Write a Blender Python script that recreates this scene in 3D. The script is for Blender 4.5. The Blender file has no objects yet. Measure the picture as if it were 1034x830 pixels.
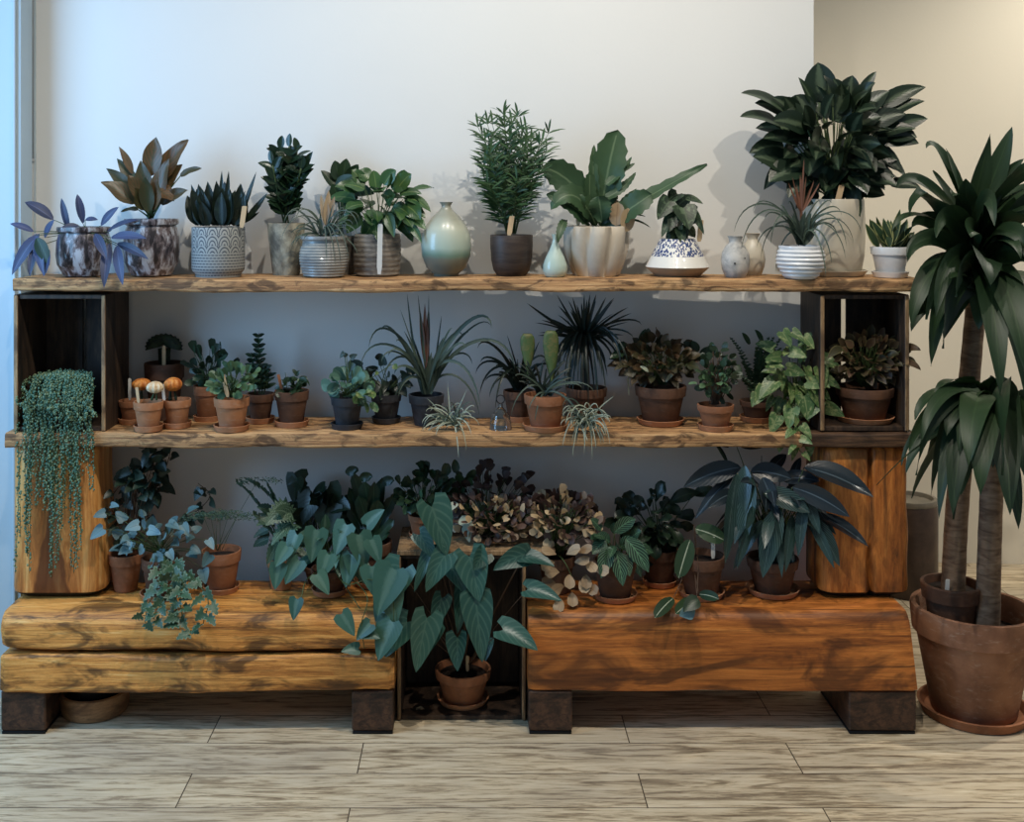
import bpy, math, random
from mathutils import Vector as V, noise as MN
F=1150.0; HX=480.0; HY=200.0; H=1.51
PI=math.pi
COL=bpy.context.scene.collection
R=random.Random(7)
def W(px,py,D): return V(((px-HX)*D/F, D, H-(py-HY)*D/F))
def lin(c):
    o=[]
    for x in c:
        x=x/255.0; o.append(x/12.92 if x<=.04045 else ((x+.055)/1.055)**2.4)
    return (*o,1)
# ------------------------------------------------------------------ node helpers
class NT:
    def __init__(s,name):
        m=bpy.data.materials.new(name); m.use_nodes=True; s.m=m; s.t=m.node_tree; s.n=s.t.nodes
        s.b=s.n['Principled BSDF']; s.out=s.n['Material Output']
    def N(s,ty,**k):
        n=s.n.new(ty)
        for a,b in k.items():
            if a=='inp':
                for i,v in b.items():
                    if isinstance(v,bpy.types.NodeSocket): s.t.links.new(v,n.inputs[i])
                    else: n.inputs[i].default_value=v
            else: setattr(n,a,b)
        return n
    def link(s,a,b): s.t.links.new(a,b)
    def math(s,op,a,b=0.0,c=None,clamp=False):
        d={0:a,1:b}
        if c is not None: d[2]=c
        n=s.N('ShaderNodeMath',operation=op,inp=d); n.use_clamp=clamp; return n.outputs[0]
    def mix(s,f,a,b,mode='MIX'):
        n=s.N('ShaderNodeMix',data_type='RGBA',blend_type=mode); 
        for i,v in ((0,f),(6,a),(7,b)):
            if isinstance(v,bpy.types.NodeSocket): s.link(v,n.inputs[i])
            else: n.inputs[i].default_value=v
        return n.outputs[2]
    def ramp(s,f,stops,interp='LINEAR'):
        n=s.N('ShaderNodeValToRGB'); r=n.color_ramp; r.interpolation=interp
        while len(r.elements)<len(stops): r.elements.new(.5)
        for e,(p,c) in zip(r.elements,stops):
            e.position=p; e.color=c if len(c)==4 else (*c,1)
        s.link(f,n.inputs[0]); return n.outputs[0]
    def obj(s,scale=(1,1,1),loc=(0,0,0),rot=(0,0,0)):
        tc=s.N('ShaderNodeTexCoord'); mp=s.N('ShaderNodeMapping')
        mp.inputs['Scale'].default_value=scale; mp.inputs['Location'].default_value=loc; mp.inputs['Rotation'].default_value=rot
        s.link(tc.outputs['Object'],mp.inputs[0]); return mp.outputs[0]
    def noise(s,vec,scale=5,detail=4,rough=.55,dist=0):
        n=s.N('ShaderNodeTexNoise',inp={'Scale':scale,'Detail':detail,'Roughness':rough,'Distortion':dist})
        if vec is not None: s.link(vec,n.inputs['Vector'])
        return n.outputs[0]
    def bump(s,h,strength=.3,dist=.01):
        n=s.N('ShaderNodeBump',inp={'Strength':strength,'Distance':dist,'Height':h}); s.link(n.outputs[0],s.b.inputs['Normal'])
    def fin(s,color=None,rough=.6,spec=.5,metal=0,coat=0):
        if color is not None:
            if isinstance(color,bpy.types.NodeSocket): s.link(color,s.b.inputs['Base Color'])
            else: s.b.inputs['Base Color'].default_value=color
        if isinstance(rough,bpy.types.NodeSocket): s.link(rough,s.b.inputs['Roughness'])
        else: s.b.inputs['Roughness'].default_value=rough
        s.b.inputs['Specular IOR Level'].default_value=spec; s.b.inputs['Metallic'].default_value=metal
        s.b.inputs['Coat Weight'].default_value=coat
        return s.m
def mat_wall(name,c):
    t=NT(name); n=t.noise(t.obj(),3,3); n2=t.noise(t.obj(),60,3)
    a=tuple(x*.95 for x in lin(c)[:3])+(1,)
    t.bump(n2,.15,.002); return t.fin(t.mix(n,a,lin(c)),.85,.2)
def mat_wood(name,cols,scale=(1.5,18,18),rot=(0,0,0),fine=6,rough=.55,bumps=.5,patch=2.2,seed=0):
    t=NT(name); v=t.obj(scale,(seed,seed*2,seed),rot); vp=t.obj((1.4,4,4) if scale[0]<scale[2] else (4,4,1.4),(seed*3,0,seed))
    g=t.noise(v,1.3,6,.62,1.2); g2=t.noise(v,fine*1.8,9,.78,.5); p=t.noise(vp,patch,4,.6,.8)
    f=t.math('ADD',t.math('MULTIPLY',g,.52),t.math('MULTIPLY',g2,.48))
    c=t.ramp(f,[(.30,lin(cols[0])),(.44,lin(cols[1])),(.55,lin(cols[2])),(.68,lin(cols[3]))])
    pm=t.ramp(p,[(.40,(0,0,0,1)),(.50,(1,1,1,1))])
    c=t.mix(pm,t.mix(.74,c,lin(cols[0])),c)
    v3=t.obj(tuple(q*1.9 if q>2 else q*.8 for q in scale),(seed*5,seed,seed*2),rot); k=t.noise(v3,1.5,5,.7,.9)
    km=t.ramp(k,[(.53,(0,0,0,1)),(.66,(1,1,1,1))]); c=t.mix(t.math('MULTIPLY',km,.72),c,lin(tuple(q*.9 for q in cols[0])))
    t.bump(f,bumps,.006); return t.fin(c,rough,.4)
def mat_speck(name,c1,c2,scale=12,rough=.6,lo=.4,hi=.6,stretch=(1,1,1),bumps=.2,spec=.4,coat=0,c3=None):
    t=NT(name); n=t.noise(t.obj(stretch),scale,6,.65,.4)
    st=[(lo,lin(c1)),(hi,lin(c2))]
    if c3: st=[(lo,lin(c1)),((lo+hi)/2,lin(c3)),(hi,lin(c2))]
    c=t.ramp(n,st); t.bump(n,bumps,.003); return t.fin(c,rough,spec,0,coat)
def mat_terra(name,c,dark,salt=.15):
    t=NT(name); n=t.noise(t.obj(),9,5,.6,.3); n2=t.noise(t.obj((1,1,3)),30,4,.7)
    a=t.mix(t.ramp(n,[(.35,(0,0,0,1)),(.65,(1,1,1,1))]),lin(dark),lin(c))
    s=t.math('MULTIPLY',t.ramp(n2,[(.55,(0,0,0,1)),(.75,(1,1,1,1))]),salt)
    a=t.mix(s,a,lin((200,185,165))); t.bump(n2,.2,.002); return t.fin(a,.8,.25)
def mat_leaf(name,c1,c2,c3=None,pat='plain',amt=1.0,rough=.38,k=9,trans=.12,edge=.33):
    t=NT(name); uv=t.N('ShaderNodeUVMap'); sp=t.N('ShaderNodeSeparateXYZ'); t.link(uv.outputs[0],sp.inputs[0])
    u,v=sp.outputs[0],sp.outputs[1]
    geo=t.N('ShaderNodeNewGeometry'); rnd=geo.outputs['Random Per Island']
    n=t.noise(t.obj(),22,3)
    f=t.math('ADD',t.math('MULTIPLY',rnd,.65),t.math('MULTIPLY',n,.35))
    c=t.mix(f,lin(c1),lin(c2))
    au=t.math('ABSOLUTE',t.math('SUBTRACT',u,.5))
    def lt(a,b,w): return t.math('SMOOTH_MIN',1.0,t.math('MULTIPLY',t.math('SUBTRACT',b,a),1.0/w,clamp=True),0.0)
    if c3 is not None:
        C3=lin(c3); rib=lt(au,.045,.03)
        if pat=='midrib': m=rib
        elif pat=='edge': m=t.math('MULTIPLY',t.math('SUBTRACT',au,edge),18,clamp=True)
        elif pat=='veins':
            ph=t.math('SUBTRACT',t.math('MULTIPLY',v,float(k)),t.math('MULTIPLY',au,k*.9))
            s=t.math('SINE',t.math('MULTIPLY',ph,2*PI))
            m=t.math('MAXIMUM',t.math('MULTIPLY',t.math('SUBTRACT',s,.35),1.6,clamp=True),rib)
        elif pat=='mottle':
            nn=t.noise(t.obj(),70,4,.6,.8); m=t.math('MAXIMUM',t.math('MULTIPLY',t.math('SUBTRACT',nn,.5),8,clamp=True),t.math('MULTIPLY',rib,.7))
        elif pat=='center': m=t.math('MULTIPLY',t.math('SUBTRACT',.24,t.math('ADD',au,t.math('MULTIPLY',t.noise(t.obj(),90,3),.15))),10,clamp=True)
        elif pat=='tips': m=t.math('MULTIPLY',t.math('SUBTRACT',rnd,.55),6,clamp=True)
        else: m=rib
        c=t.mix(t.math('MULTIPLY',m,amt),c,C3)
    h=t.math('SINE',t.math('MULTIPLY',t.math('SUBTRACT',t.math('MULTIPLY',v,8.0),t.math('MULTIPLY',au,6.0)),2*PI))
    t.bump(h,.06,.001)
    m_=t.fin(c,rough,.5)
    if trans>0:
        tr=t.N('ShaderNodeBsdfTranslucent'); t.link(c,tr.inputs[0]); mx=t.N('ShaderNodeMixShader'); mx.inputs[0].default_value=trans
        t.link(t.b.outputs[0],mx.inputs[1]); t.link(tr.outputs[0],mx.inputs[2]); t.link(mx.outputs[0],t.out.inputs[0])
    return m_
def mat_plain(name,c,rough=.5,spec=.4,metal=0):
    t=NT(name); n=t.noise(t.obj(),25,3); a=tuple(x*.8 for x in lin(c)[:3])+(1,)
    return t.fin(t.mix(n,a,lin(c)),rough,spec,metal)
# ------------------------------------------------------------------ mesh builder
def bez(p,t):
    if len(p)==2: return p[0].lerp(p[1],t)
    if len(p)==3: return p[0]*(1-t)**2+p[1]*(2*t*(1-t))+p[2]*t*t
    return p[0]*(1-t)**3+p[1]*(3*t*(1-t)**2)+p[2]*(3*t*t*(1-t))+p[3]*t**3
def catmull(P,n=6):
    if len(P)<3:
        return [P[0].lerp(P[-1],i/n) for i in range(n+1)]
    Q=[P[0]*2-P[1]]+P+[P[-1]*2-P[-2]]; o=[]
    for i in range(1,len(Q)-2):
        a,b,c,d=Q[i-1:i+3]
        for k in range(n):
            t=k/n; o.append(.5*((2*b)+(c-a)*t+(2*a-5*b+4*c-d)*t*t+(3*b-a-3*c+d)*t**3))
    o.append(P[-1]); return o
PROF={}
def prof(t,a,b):
    k=(a,b)
    if k not in PROF:
        m=a/(a+b); PROF[k]=(m**a)*((1-m)**b)
    return (max(t,1e-4)**a)*(max(1-t,0)**b)/PROF[k]
SH=dict(lance=(.7,.9),ovate=(.45,.85),heart=(.13,.8),round=(.5,.5),obov=(.95,.4),strap=(.16,.6),grass=(.12,.55),spat=(1.3,.35),wide=(.35,.6))
class MB:
    def __init__(s): s.v=[]; s.f=[]; s.uv=[]; s.smooth=True
    def add(s,vs,fs,uvs=None):
        o=len(s.v); s.v+=vs; s.f+=[tuple(i+o for i in f) for f in fs]; s.uv+=(uvs or [(.5,.5)]*len(vs))
    def rings(s,rings,cap=True,closed=True):
        n=len(rings[0]); vs=[p for r in rings for p in r]; fs=[]
        uv=[(j/n,i/(len(rings)-1)) for i in range(len(rings)) for j in range(n)]
        for i in range(len(rings)-1):
            for j in range(n if closed else n-1):
                k=(j+1)%n; fs.append((i*n+j,i*n+k,(i+1)*n+k,(i+1)*n+j))
        if cap: fs.append(tuple(range(n-1,-1,-1))); fs.append(tuple((len(rings)-1)*n+j for j in range(n)))
        s.add(vs,fs,uv)
    def lathe(s,c,prf,n=32,mod=None,cap=True):
        rs=[]
        for i,(r,z) in enumerate(prf):
            rs.append([V((c[0]+(r*(mod(2*PI*j/n,i/(len(prf)-1)) if mod else 1))*math.cos(2*PI*j/n),c[1]+(r*(mod(2*PI*j/n,i/(len(prf)-1)) if mod else 1))*math.sin(2*PI*j/n),c[2]+z)) for j in range(n)])
        s.rings(rs,cap)
    def tube(s,pts,r,n=6):
        rs=[]; m=len(pts)
        for i,p in enumerate(pts):
            T=(pts[min(i+1,m-1)]-pts[max(i-1,0)]); T=T.normalized() if T.length>1e-9 else V((0,0,1))
            a=V((0,1,0)) if abs(T.y)<.9 else V((1,0,0)); A=T.cross(a).normalized(); B=T.cross(A)
            q=r[i] if isinstance(r,(list,tuple)) else r
            rs.append([p+A*(q*math.cos(2*PI*j/n))+B*(q*math.sin(2*PI*j/n)) for j in range(n)])
        s.rings(rs,True)
    def box(s,x0,x1,y0,y1,z0,z1,b=.002,jit=0,seed=0):
        # bevelled box
        rs=[]
        for (z,i) in ((z0,b),(z0+b,0),(z1-b,0),(z1,b)):
            q=[(x0+i+b,y0+i),(x1-i-b,y0+i),(x1-i,y0+i+b),(x1-i,y1-i-b),(x1-i-b,y1-i),(x0+i+b,y1-i),(x0+i,y1-i-b),(x0+i,y0+i+b)]
            rs.append([V((x,y,z)) for x,y in q])
        s.rings(rs,True)
    def blade(s,pts,Wd,shape,nrm,fold=.2,wave=0,n=9,lobe=0,cup=0,twist=0,teeth=0):
        a,b=SH[shape] if isinstance(shape,str) else shape
        js=(-1,-.5,0,.5,1); vs=[];uv=[];fs=[]; ph=R.random()*6
        for i in range(n+1):
            t=i/n
            if i==1: t*=.5
            c=bez(pts,t); T=(bez(pts,min(t+.02,1))-bez(pts,max(t-.02,0)))
            T=T.normalized() if T.length>1e-9 else V((0,0,1))
            S=T.cross(nrm)
            if S.length<.15: S=T.cross(V((.5,-.3,.8)))
            S.normalize(); N=S.cross(T).normalized()
            if twist:
                q=twist*t; S,N=S*math.cos(q)+N*math.sin(q),N*math.cos(q)-S*math.sin(q)
            w=Wd*.5*max(prof(t,a,b),.02 if i<n else .004)
            if teeth and 0<i<n: w*=1+teeth*(1 if i%2 else -1)
            for j in js:
                p=c+S*(j*w)+N*(fold*abs(j)*w - cup*j*j*w)+N*(wave*Wd*math.sin(ph+t*9+j*1.5)*abs(j))
                if lobe: p-=T*(lobe*Wd*abs(j)**1.4*(1-t)**4)
                vs.append(p); uv.append((.5+.5*j,t))
            if i<n:
                for k in range(4):
                    o=i*5+k; fs.append((o,o+1,o+6,o+5))
        s.add(vs,fs,uv)
    def ball(s,c,r,n=6,sz=1.0,m=4):
        rs=[]
        for i in range(m+1):
            a=-PI/2+PI*(i if 0<i<m else (i*.94+.03*m if False else i))/m
            rr=max(math.cos(a),.05)*r
            rs.append([c+V((rr*math.cos(2*PI*j/n),rr*math.sin(2*PI*j/n),r*sz*math.sin(a))) for j in range(n)])
        s.rings(rs,True)
    def build(s,name,mat,parent=None,clampwall=False,solid=0):
        if not s.v: return None
        if clampwall:
            for p in s.v:
                if p.x<1.07 and p.y>3.548: p.y=3.548
        off=V((0,0,0))
        if parent is not None: off=V(parent['_w'])
        me=bpy.data.meshes.new(name); me.from_pydata([tuple(p-off) for p in s.v],[],s.f)
        ul=me.uv_layers.new(name='UVMap'); 
        for l in me.loops: ul.data[l.index].uv=s.uv[l.vertex_index]
        me.materials.append(mat)
        if s.smooth:
            for p in me.polygons: p.use_smooth=len(p.vertices)<=4
        o=bpy.data.objects.new(name,me); COL.objects.link(o)
        if parent is not None: o.parent=parent
        o['_w']=list(off)
        if not s.smooth or True:
            pass
        return o
def rebase(o,loc):
    # move a top-level mesh's origin to loc
    l=V(loc)
    for v in o.data.vertices: v.co-=l
    o.location=l; o['_w']=list(l)
def thing(name,label,cat,loc,group=None):
    o=bpy.data.objects.new(name,None); COL.objects.link(o); o.location=loc; o.empty_display_size=.05
    o['label']=label; o['category']=cat; o['_w']=list(loc)
    if group: o['group']=group
    return o
def tag(o,label,cat,group=None):
    o['label']=label; o['category']=cat
    if group: o['group']=group
def struct(o): o['kind']='structure'
def sharp(o,ang=35):
    try:
        me=o.data; me.set_sharp_from_angle(angle=math.radians(ang))
    except Exception: pass
    return o
# ------------------------------------------------------------------ materials
M={}
M['wall']=mat_wall('white_paint',(226,225,220)); M['beige']=mat_wall('cream_paint',(222,214,196)); M['frame_paint']=mat_wall('pale_blue_white_paint',(190,203,208))
M['ceil']=mat_wall('ceiling_paint',(215,215,212))
def mat_floor():
    t=NT('washed_plank_floor'); tc=t.N('ShaderNodeTexCoord'); mp=t.N('ShaderNodeMapping'); t.link(tc.outputs['Object'],mp.inputs[0])
    mp.inputs['Location'].default_value=(.31,-2.82,0)
    br=t.N('ShaderNodeTexBrick',inp={'Scale':1.0,'Mortar Size':.0017,'Mortar Smooth':.2,'Bias':0,'Brick Width':1.17,'Row Height':.168,'Color1':(0,0,0,1),'Color2':(1,1,1,1),'Mortar':(.5,.5,.5,1)})
    br.offset=.37; br.offset_frequency=2; t.link(mp.outputs[0],br.inputs[0])
    sep=t.N('ShaderNodeSeparateColor'); t.link(br.outputs[0],sep.inputs[0]); rv=sep.outputs[0]
    # grain shifted per plank
    sx=t.N('ShaderNodeSeparateXYZ'); t.link(mp.outputs[0],sx.inputs[0])
    cx=t.N('ShaderNodeCombineXYZ')
    t.link(t.math('ADD',t.math('MULTIPLY',sx.outputs[0],1.6),t.math('MULTIPLY',rv,17)),cx.inputs[0]); t.link(t.math('MULTIPLY',sx.outputs[1],16),cx.inputs[1]); t.link(t.math('MULTIPLY',rv,9),cx.inputs[2])
    g=t.noise(cx.outputs[0],1.6,6,.65,1.8); g2=t.noise(cx.outputs[0],7,5,.7,.5)
    c=t.ramp(t.math('ADD',t.math('MULTIPLY',g,.6),t.math('MULTIPLY',g2,.4)),[(.34,lin((90,74,56))),(.45,lin((164,146,118))),(.50,lin((206,188,156))),(.66,lin((230,216,188)))])
    bl=t.noise(t.obj((.7,2,1)),2.2,3); c=t.mix(t.ramp(bl,[(.45,(0,0,0,1)),(.7,(.35,.35,.35,1))]),c,lin((128,122,116)))
    c=t.mix(t.math('MULTIPLY',rv,.22),c,lin((196,172,136)))
    c=t.mix(br.outputs[1],c,lin((70,58,46)))
    t.bump(t.math('SUBTRACT',g2,t.math('MULTIPLY',br.outputs[1],2.0)),.25,.003)
    return t.fin(c,t.math('ADD',t.math('MULTIPLY',g2,.25),.42),.35)
M['floor']=mat_floor()
M['beamL']=mat_wood('golden_blackened_beam',[(30,20,13),(176,112,50),(236,166,84),(255,216,142)],scale=(.8,14,22),fine=7,rough=.5,patch=3.6,seed=1,bumps=.5)
M['beamR']=mat_wood('orange_oiled_beam',[(70,38,20),(158,90,38),(204,124,56),(232,156,80)],scale=(1.0,10,16),fine=5,rough=.45,patch=2.4,seed=4,bumps=.3)
M['board']=mat_wood('weathered_board',[(60,40,26),(160,116,76),(208,162,110),(240,206,158)],scale=(1.2,30,60),fine=6,rough=.65,patch=8,seed=2,bumps=.8)
M['boardD']=mat_wood('dark_board',[(34,25,19),(70,50,36),(100,72,50),(130,98,70)],scale=(2,22,34),fine=5,rough=.6,patch=3,seed=5,bumps=.6)
M['stump']=mat_wood('golden_stump',[(50,28,16),(168,98,42),(214,138,66),(240,184,110)],scale=(6,6,.9),fine=6,rough=.45,patch=2.0,seed=3,bumps=.35)
M['crate']=mat_wood('dark_crate_wood',[(22,17,14),(50,38,29),(74,56,42),(100,76,56)],scale=(14,14,1.6),fine=5,rough=.6,patch=2,seed=8,bumps=.4)
M['crateedge']=mat_wood('worn_lit_crate_edge',[(84,64,46),(128,100,70),(166,134,96),(194,162,122)],scale=(14,14,2),fine=5,rough=.65,patch=4,seed=9)  # worn tan wood, brightened to paint in light caught on crate edges
M['block']=mat_wood('charred_block',[(22,16,13),(54,38,29),(84,58,42),(112,80,56)],scale=(10,10,14),fine=4,rough=.5,patch=3,seed=6,bumps=.5)
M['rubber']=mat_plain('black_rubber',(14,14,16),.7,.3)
M['terra']=mat_terra('terracotta',(168,112,78),(128,84,58)); M['terraD']=mat_terra('aged_dark_terracotta',(112,78,58),(76,54,42),.08); M['terraL']=mat_terra('pale_terracotta',(190,134,96),(156,104,70),.3)
M['terraBig']=mat_terra('weathered_floor_pot_clay',(158,114,86),(118,82,62),.3)
M['blackpot']=mat_speck('charcoal_clay',(34,36,40),(58,60,66),14,.65)
M['soil']=mat_speck('soil',(22,16,12),(52,38,28),80,.95,bumps=1)
M['mottle']=mat_speck('mottled_glaze',(40,34,34),(176,178,184),46,.32,.42,.6,(1,1,.35),.3,coat=.4,c3=(104,92,92))
M['crackle']=mat_speck('crackled_grey_clay',(92,86,74),(176,170,150),16,.6,.38,.6,(1,1,.7),c3=(140,134,116))
M['ribgrey']=mat_speck('grey_glaze',(112,116,118),(168,166,158),10,.35,.35,.62,(1,1,2.5),.1,coat=.3)
M['ribtaupe']=mat_speck('taupe_ribbed_clay',(84,80,76),(144,136,124),12,.45,.38,.62,(1,1,4),.2)
M['cream']=mat_speck('matte_cream_clay',(176,164,146),(200,190,172),7,.6,.3,.7)
M['creamglz']=mat_speck('satin_cream_glaze',(188,178,158),(206,198,180),4,.35,.3,.7,coat=.2)
M['darkbrown']=mat_speck('dark_brown_clay',(44,36,32),(72,60,52),10,.5,.35,.65,(1,1,6))
M['white']=mat_speck('white_glaze',(214,216,218),(232,232,230),6,.35,.3,.7,coat=.3)
M['greyclay']=mat_speck('grey_speckled_clay',(150,150,146),(196,192,184),30,.5,.35,.6)
M['wood_label']=mat_plain('pale_wood_label',(206,176,136),.7); M['white_label']=mat_plain('white_label',(214,212,204),.5)
def mat_celadon():
    t=NT('celadon_glaze'); sp=t.N('ShaderNodeSeparateXYZ'); t.link(t.obj(),sp.inputs[0]); n=t.noise(t.obj(),5,4)
    z=t.math('ADD',t.math('MULTIPLY',sp.outputs[2],5.0),t.math('MULTIPLY',n,.18))
    c=t.ramp(z,[(.0,lin((98,104,96))),(.36,lin((112,118,106))),(.42,lin((112,142,126))),(.52,lin((168,186,172))),(.8,lin((186,190,172))),(1.0,lin((150,150,134)))])
    return t.fin(c,.3,.5,0,.4)
M['celadon']=mat_celadon()
M['celadon2']=mat_speck('pale_green_glaze',(168,190,178),(196,210,198),6,.3,.3,.7,coat=.4)
def mat_patterned():
    t=NT('carved_grey_pattern'); uv=t.N('ShaderNodeUVMap'); sp=t.N('ShaderNodeSeparateXYZ'); t.link(uv.outputs[0],sp.inputs[0])
    u,v=sp.outputs[0],sp.outputs[1]
    so=t.N('ShaderNodeSeparateXYZ'); t.link(t.obj(),so.inputs[0]); v=t.math('DIVIDE',so.outputs[2],.145)
    U=t.math('MULTIPLY',u,44.0); 
    # lower half: brick-like slots ; upper: arcs
    row=t.math('FLOOR',t.math('MULTIPLY',v,17.0)); sh=t.math('MULTIPLY',row,.5)
    fu=t.math('FRACT',t.math('ADD',U,sh)); fv=t.math('FRACT',t.math('MULTIPLY',v,17.0))
    slot=t.math('MULTIPLY',t.math('GREATER_THAN',fu,.22),t.math('GREATER_THAN',fv,.62))
    au=t.math('SUBTRACT',t.math('FRACT',t.math('MULTIPLY',u,14.0)),.5); av=t.math('FRACT',t.math('MULTIPLY',v,4.6))
    d=t.math('SQRT',t.math('ADD',t.math('MULTIPLY',t.math('MULTIPLY',au,au),3.4),t.math('MULTIPLY',av,av)))
    arc=t.math('GREATER_THAN',t.math('SINE',t.math('MULTIPLY',d,17.0)),.45)
    up=t.math('GREATER_THAN',v,.5)
    m=t.math('ADD',t.math('MULTIPLY',arc,up),t.math('MULTIPLY',slot,t.math('SUBTRACT',1.0,up)))
    c=t.mix(m,lin((150,152,148)),lin((70,76,84)))
    t.bump(m,-.6 if False else .5,.003); return t.fin(c,.6,.3)
M['patterned']=mat_patterned()
def mat_bluespeck():
    t=NT('blue_speckled_white'); sp=t.N('ShaderNodeSeparateXYZ'); t.link(t.obj(),sp.inputs[0]); z=sp.outputs[2]
    vo=t.N('ShaderNodeTexVoronoi',inp={'Scale':185.0,'Randomness':1.0}); t.link(t.obj((1,1,.55),(0,0,0),(.5,.4,0)),vo.inputs['Vector'])
    s=t.math('LESS_THAN',vo.outputs['Distance'],.53)
    up=t.math('GREATER_THAN',z,.062)
    c=t.mix(t.math('MULTIPLY',s,up),lin((226,222,212)),lin((52,70,116)))
    low=t.math('LESS_THAN',z,.030)
    c=t.mix(low,c,lin((150,128,104)))
    return t.fin(c,.4,.4,0,.2)
M['bluespeck']=mat_bluespeck()
g=NT('clear_glass'); g.b.inputs['Transmission Weight'].default_value=1; g.b.inputs['IOR'].default_value=1.45; M['glass']=g.fin((.9,.95,.95,1),.03)
M['metal']=mat_plain('dark_metal',(60,60,62),.4,.5,.8)
M['stem']=mat_plain('green_stem',(66,84,44),.6); M['stembrown']=mat_plain('brown_stem',(84,62,44),.7)
t=NT('cane_bark'); nb=t.noise(t.obj((2,2,7)),8,6,.6,.8); c_=t.ramp(nb,[(.35,lin((96,76,60))),(.5,lin((122,100,80))),(.65,lin((140,118,96)))]); t.bump(nb,.6,.004); M['cane']=t.fin(c_,.8,.2)
L={}
L['dark']=mat_leaf('dark_green_leaf',(22,40,26),(40,62,36),(70,92,60),'midrib',.5)
L['zz']=mat_leaf('glossy_dark_leaf',(18,34,24),(36,58,38),(64,84,54),'midrib',.3,.25)
L['snake']=mat_leaf('black_green_leaf',(14,24,20),(28,40,30),(50,64,44),'mottle',.4,.4)
L['striped']=mat_leaf('yellow_edged_leaf',(40,62,42),(60,82,54),(170,172,112),'edge',.9,.45,edge=.36)
L['pothos']=mat_leaf('green_pothos_leaf',(40,72,40),(72,104,58),(130,150,90),'midrib',.5,.32)
L['blue']=mat_leaf('blue_purple_leaf',(34,42,62),(66,76,112),(110, 120, 160),'midrib',0.4,.5)
L['croton']=mat_leaf('bronze_green_leaf',(36,54,30),(112,78,50),(40, 62, 36),'veins',0.6,.4,k=6)
L['palm']=mat_leaf('palm_leaf',(36,66,38),(66,98,58),(80,110,70),'midrib',.3,.5)
L['stag']=mat_leaf('staghorn_leaf',(42,68,42),(66,92,58),(120,140,104),'midrib',.5,.5)
L['hoya']=mat_leaf('dark_silver_leaf',(24,38,26),(44,62,42),(98,120,88),'mottle',.6,.4)
L['aglao']=mat_leaf('deep_green_aglaonema_leaf',(22,36,26),(36,52,36),(92,108,84),'center',.55,.35)
L['air']=mat_leaf('grey_green_air_leaf',(48,64,56),(78,94,80),None,'plain',0,.6)
L['airpale']=mat_leaf('silver_air_leaf',(130, 142, 122),(196, 200, 180),(90, 112, 84),'tips',0.35,.6)
L['rust']=mat_leaf('rust_bract',(84,54,38),(120,76,54),None,'plain',0,.6)
L['pony']=mat_leaf('dark_strap_leaf',(18,28,24),(40,54,44),None,'plain',0,.45)
L['jade']=mat_leaf('jade_leaf',(52,82,56),(104,134,96),None,'plain',0,.4)
L['jadeD']=mat_leaf('dark_jade_leaf',(28,46,34),(52,74,50),None,'plain',0,.4)
L['bluegreen']=mat_leaf('blue_green_leaf',(54, 92, 80),(96, 134, 116),(130, 154, 134),'midrib',0.4,.5)
L['rusty']=mat_leaf('rusty_green_leaf',(38, 54, 30),(92, 64, 44),(120, 110, 70),'midrib',0.3,.5)
L['varieg']=mat_leaf('cream_variegated_leaf',(58, 88, 48),(92, 120, 68),(166, 172, 120),'mottle',0.6,.4)
L['coleus']=mat_leaf('coleus_leaf',(44, 52, 32),(100, 70, 50),(120, 114, 72),'edge',0.5,.5,edge=.38)
L['silverblue']=mat_leaf('silver_blue_leaf',(44,78,78),(122,154,158),(48, 80, 76),'midrib',0.5,.45)
L['ivydark']=mat_leaf('dark_ivy_leaf',(20,34,28),(40,58,44),(70,90,70),'veins',.2,.4,k=4)
L['ivyvar']=mat_leaf('variegated_ivy_leaf',(44, 74, 50),(72, 104, 76),(140, 162, 138),'edge',0.45,.45,edge=.36)
L['fern']=mat_leaf('fern_leaf',(30,54,38),(56,84,54),None,'plain',0,.55)
L['calVar']=mat_leaf('silver_veined_leaf',(36, 64, 48),(60, 92, 66),(140, 162, 138),'veins',0.6,.45,k=8)
L['fishbone']=mat_leaf('fishbone_leaf',(18,38,28),(30,54,38),(104,146,108),'veins',.8,.45,k=7)
L['scind']=mat_leaf('silvery_heart_leaf',(38, 74, 60),(74, 112, 92),(124, 152, 132),'center',0.3,.4)
L['broad']=mat_leaf('broad_deep_leaf',(20,34,26),(36,54,36),(60,80,56),'midrib',.5,.35)
L['brownleaf']=mat_leaf('brown_cream_leaf',(66, 48, 44),(116, 88, 70),(196, 170, 130),'tips',0.9,.5)
L['creamleaf']=mat_leaf('cream_tan_leaf',(130, 106, 80),(184, 160, 126),(90, 66, 54),'midrib',0.4,.5)
L['plum']=mat_leaf('dark_plum_leaf',(36,26,26),(66,48,44),None,'plain',0,.45)
L['anth']=mat_leaf('velvet_heart_leaf',(26, 62, 54),(58, 98, 86),(120, 152, 132),'veins',0.2,.33,k=5)
L['maranta']=mat_leaf('prayer_leaf',(34,54,36),(56,80,52),(196,204,176),'midrib',.9,.4)
L['calLong']=mat_leaf('long_striped_leaf',(20, 42, 40),(38, 64, 58),(120, 146, 146),'veins',0.3,.28,k=10)
L['calDark']=mat_leaf('slate_dark_leaf',(22,30,34),(44,56,64),(110,128,138),'midrib',.5,.28)
L['drac']=mat_leaf('dracaena_leaf',(24, 44, 26),(46, 70, 38),(64, 88, 52),'midrib',0.35,.5)
L['cactus']=mat_leaf('cactus_pad',(52,74,38),(78,98,50),(140, 110, 70),'mottle',0.3,.6,trans=0)
M['cactusD']=mat_speck('dark_cactus',(20,32,22),(44,60,38),60,.7,bumps=.6); M['orange']=mat_speck('orange_cactus',(178,92,36),(226,148,70),50,.6,bumps=.8); M['palecactus']=mat_speck('cream_cactus',(206,170,126),(240,220,184),50,.6,bumps=.8)
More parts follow.
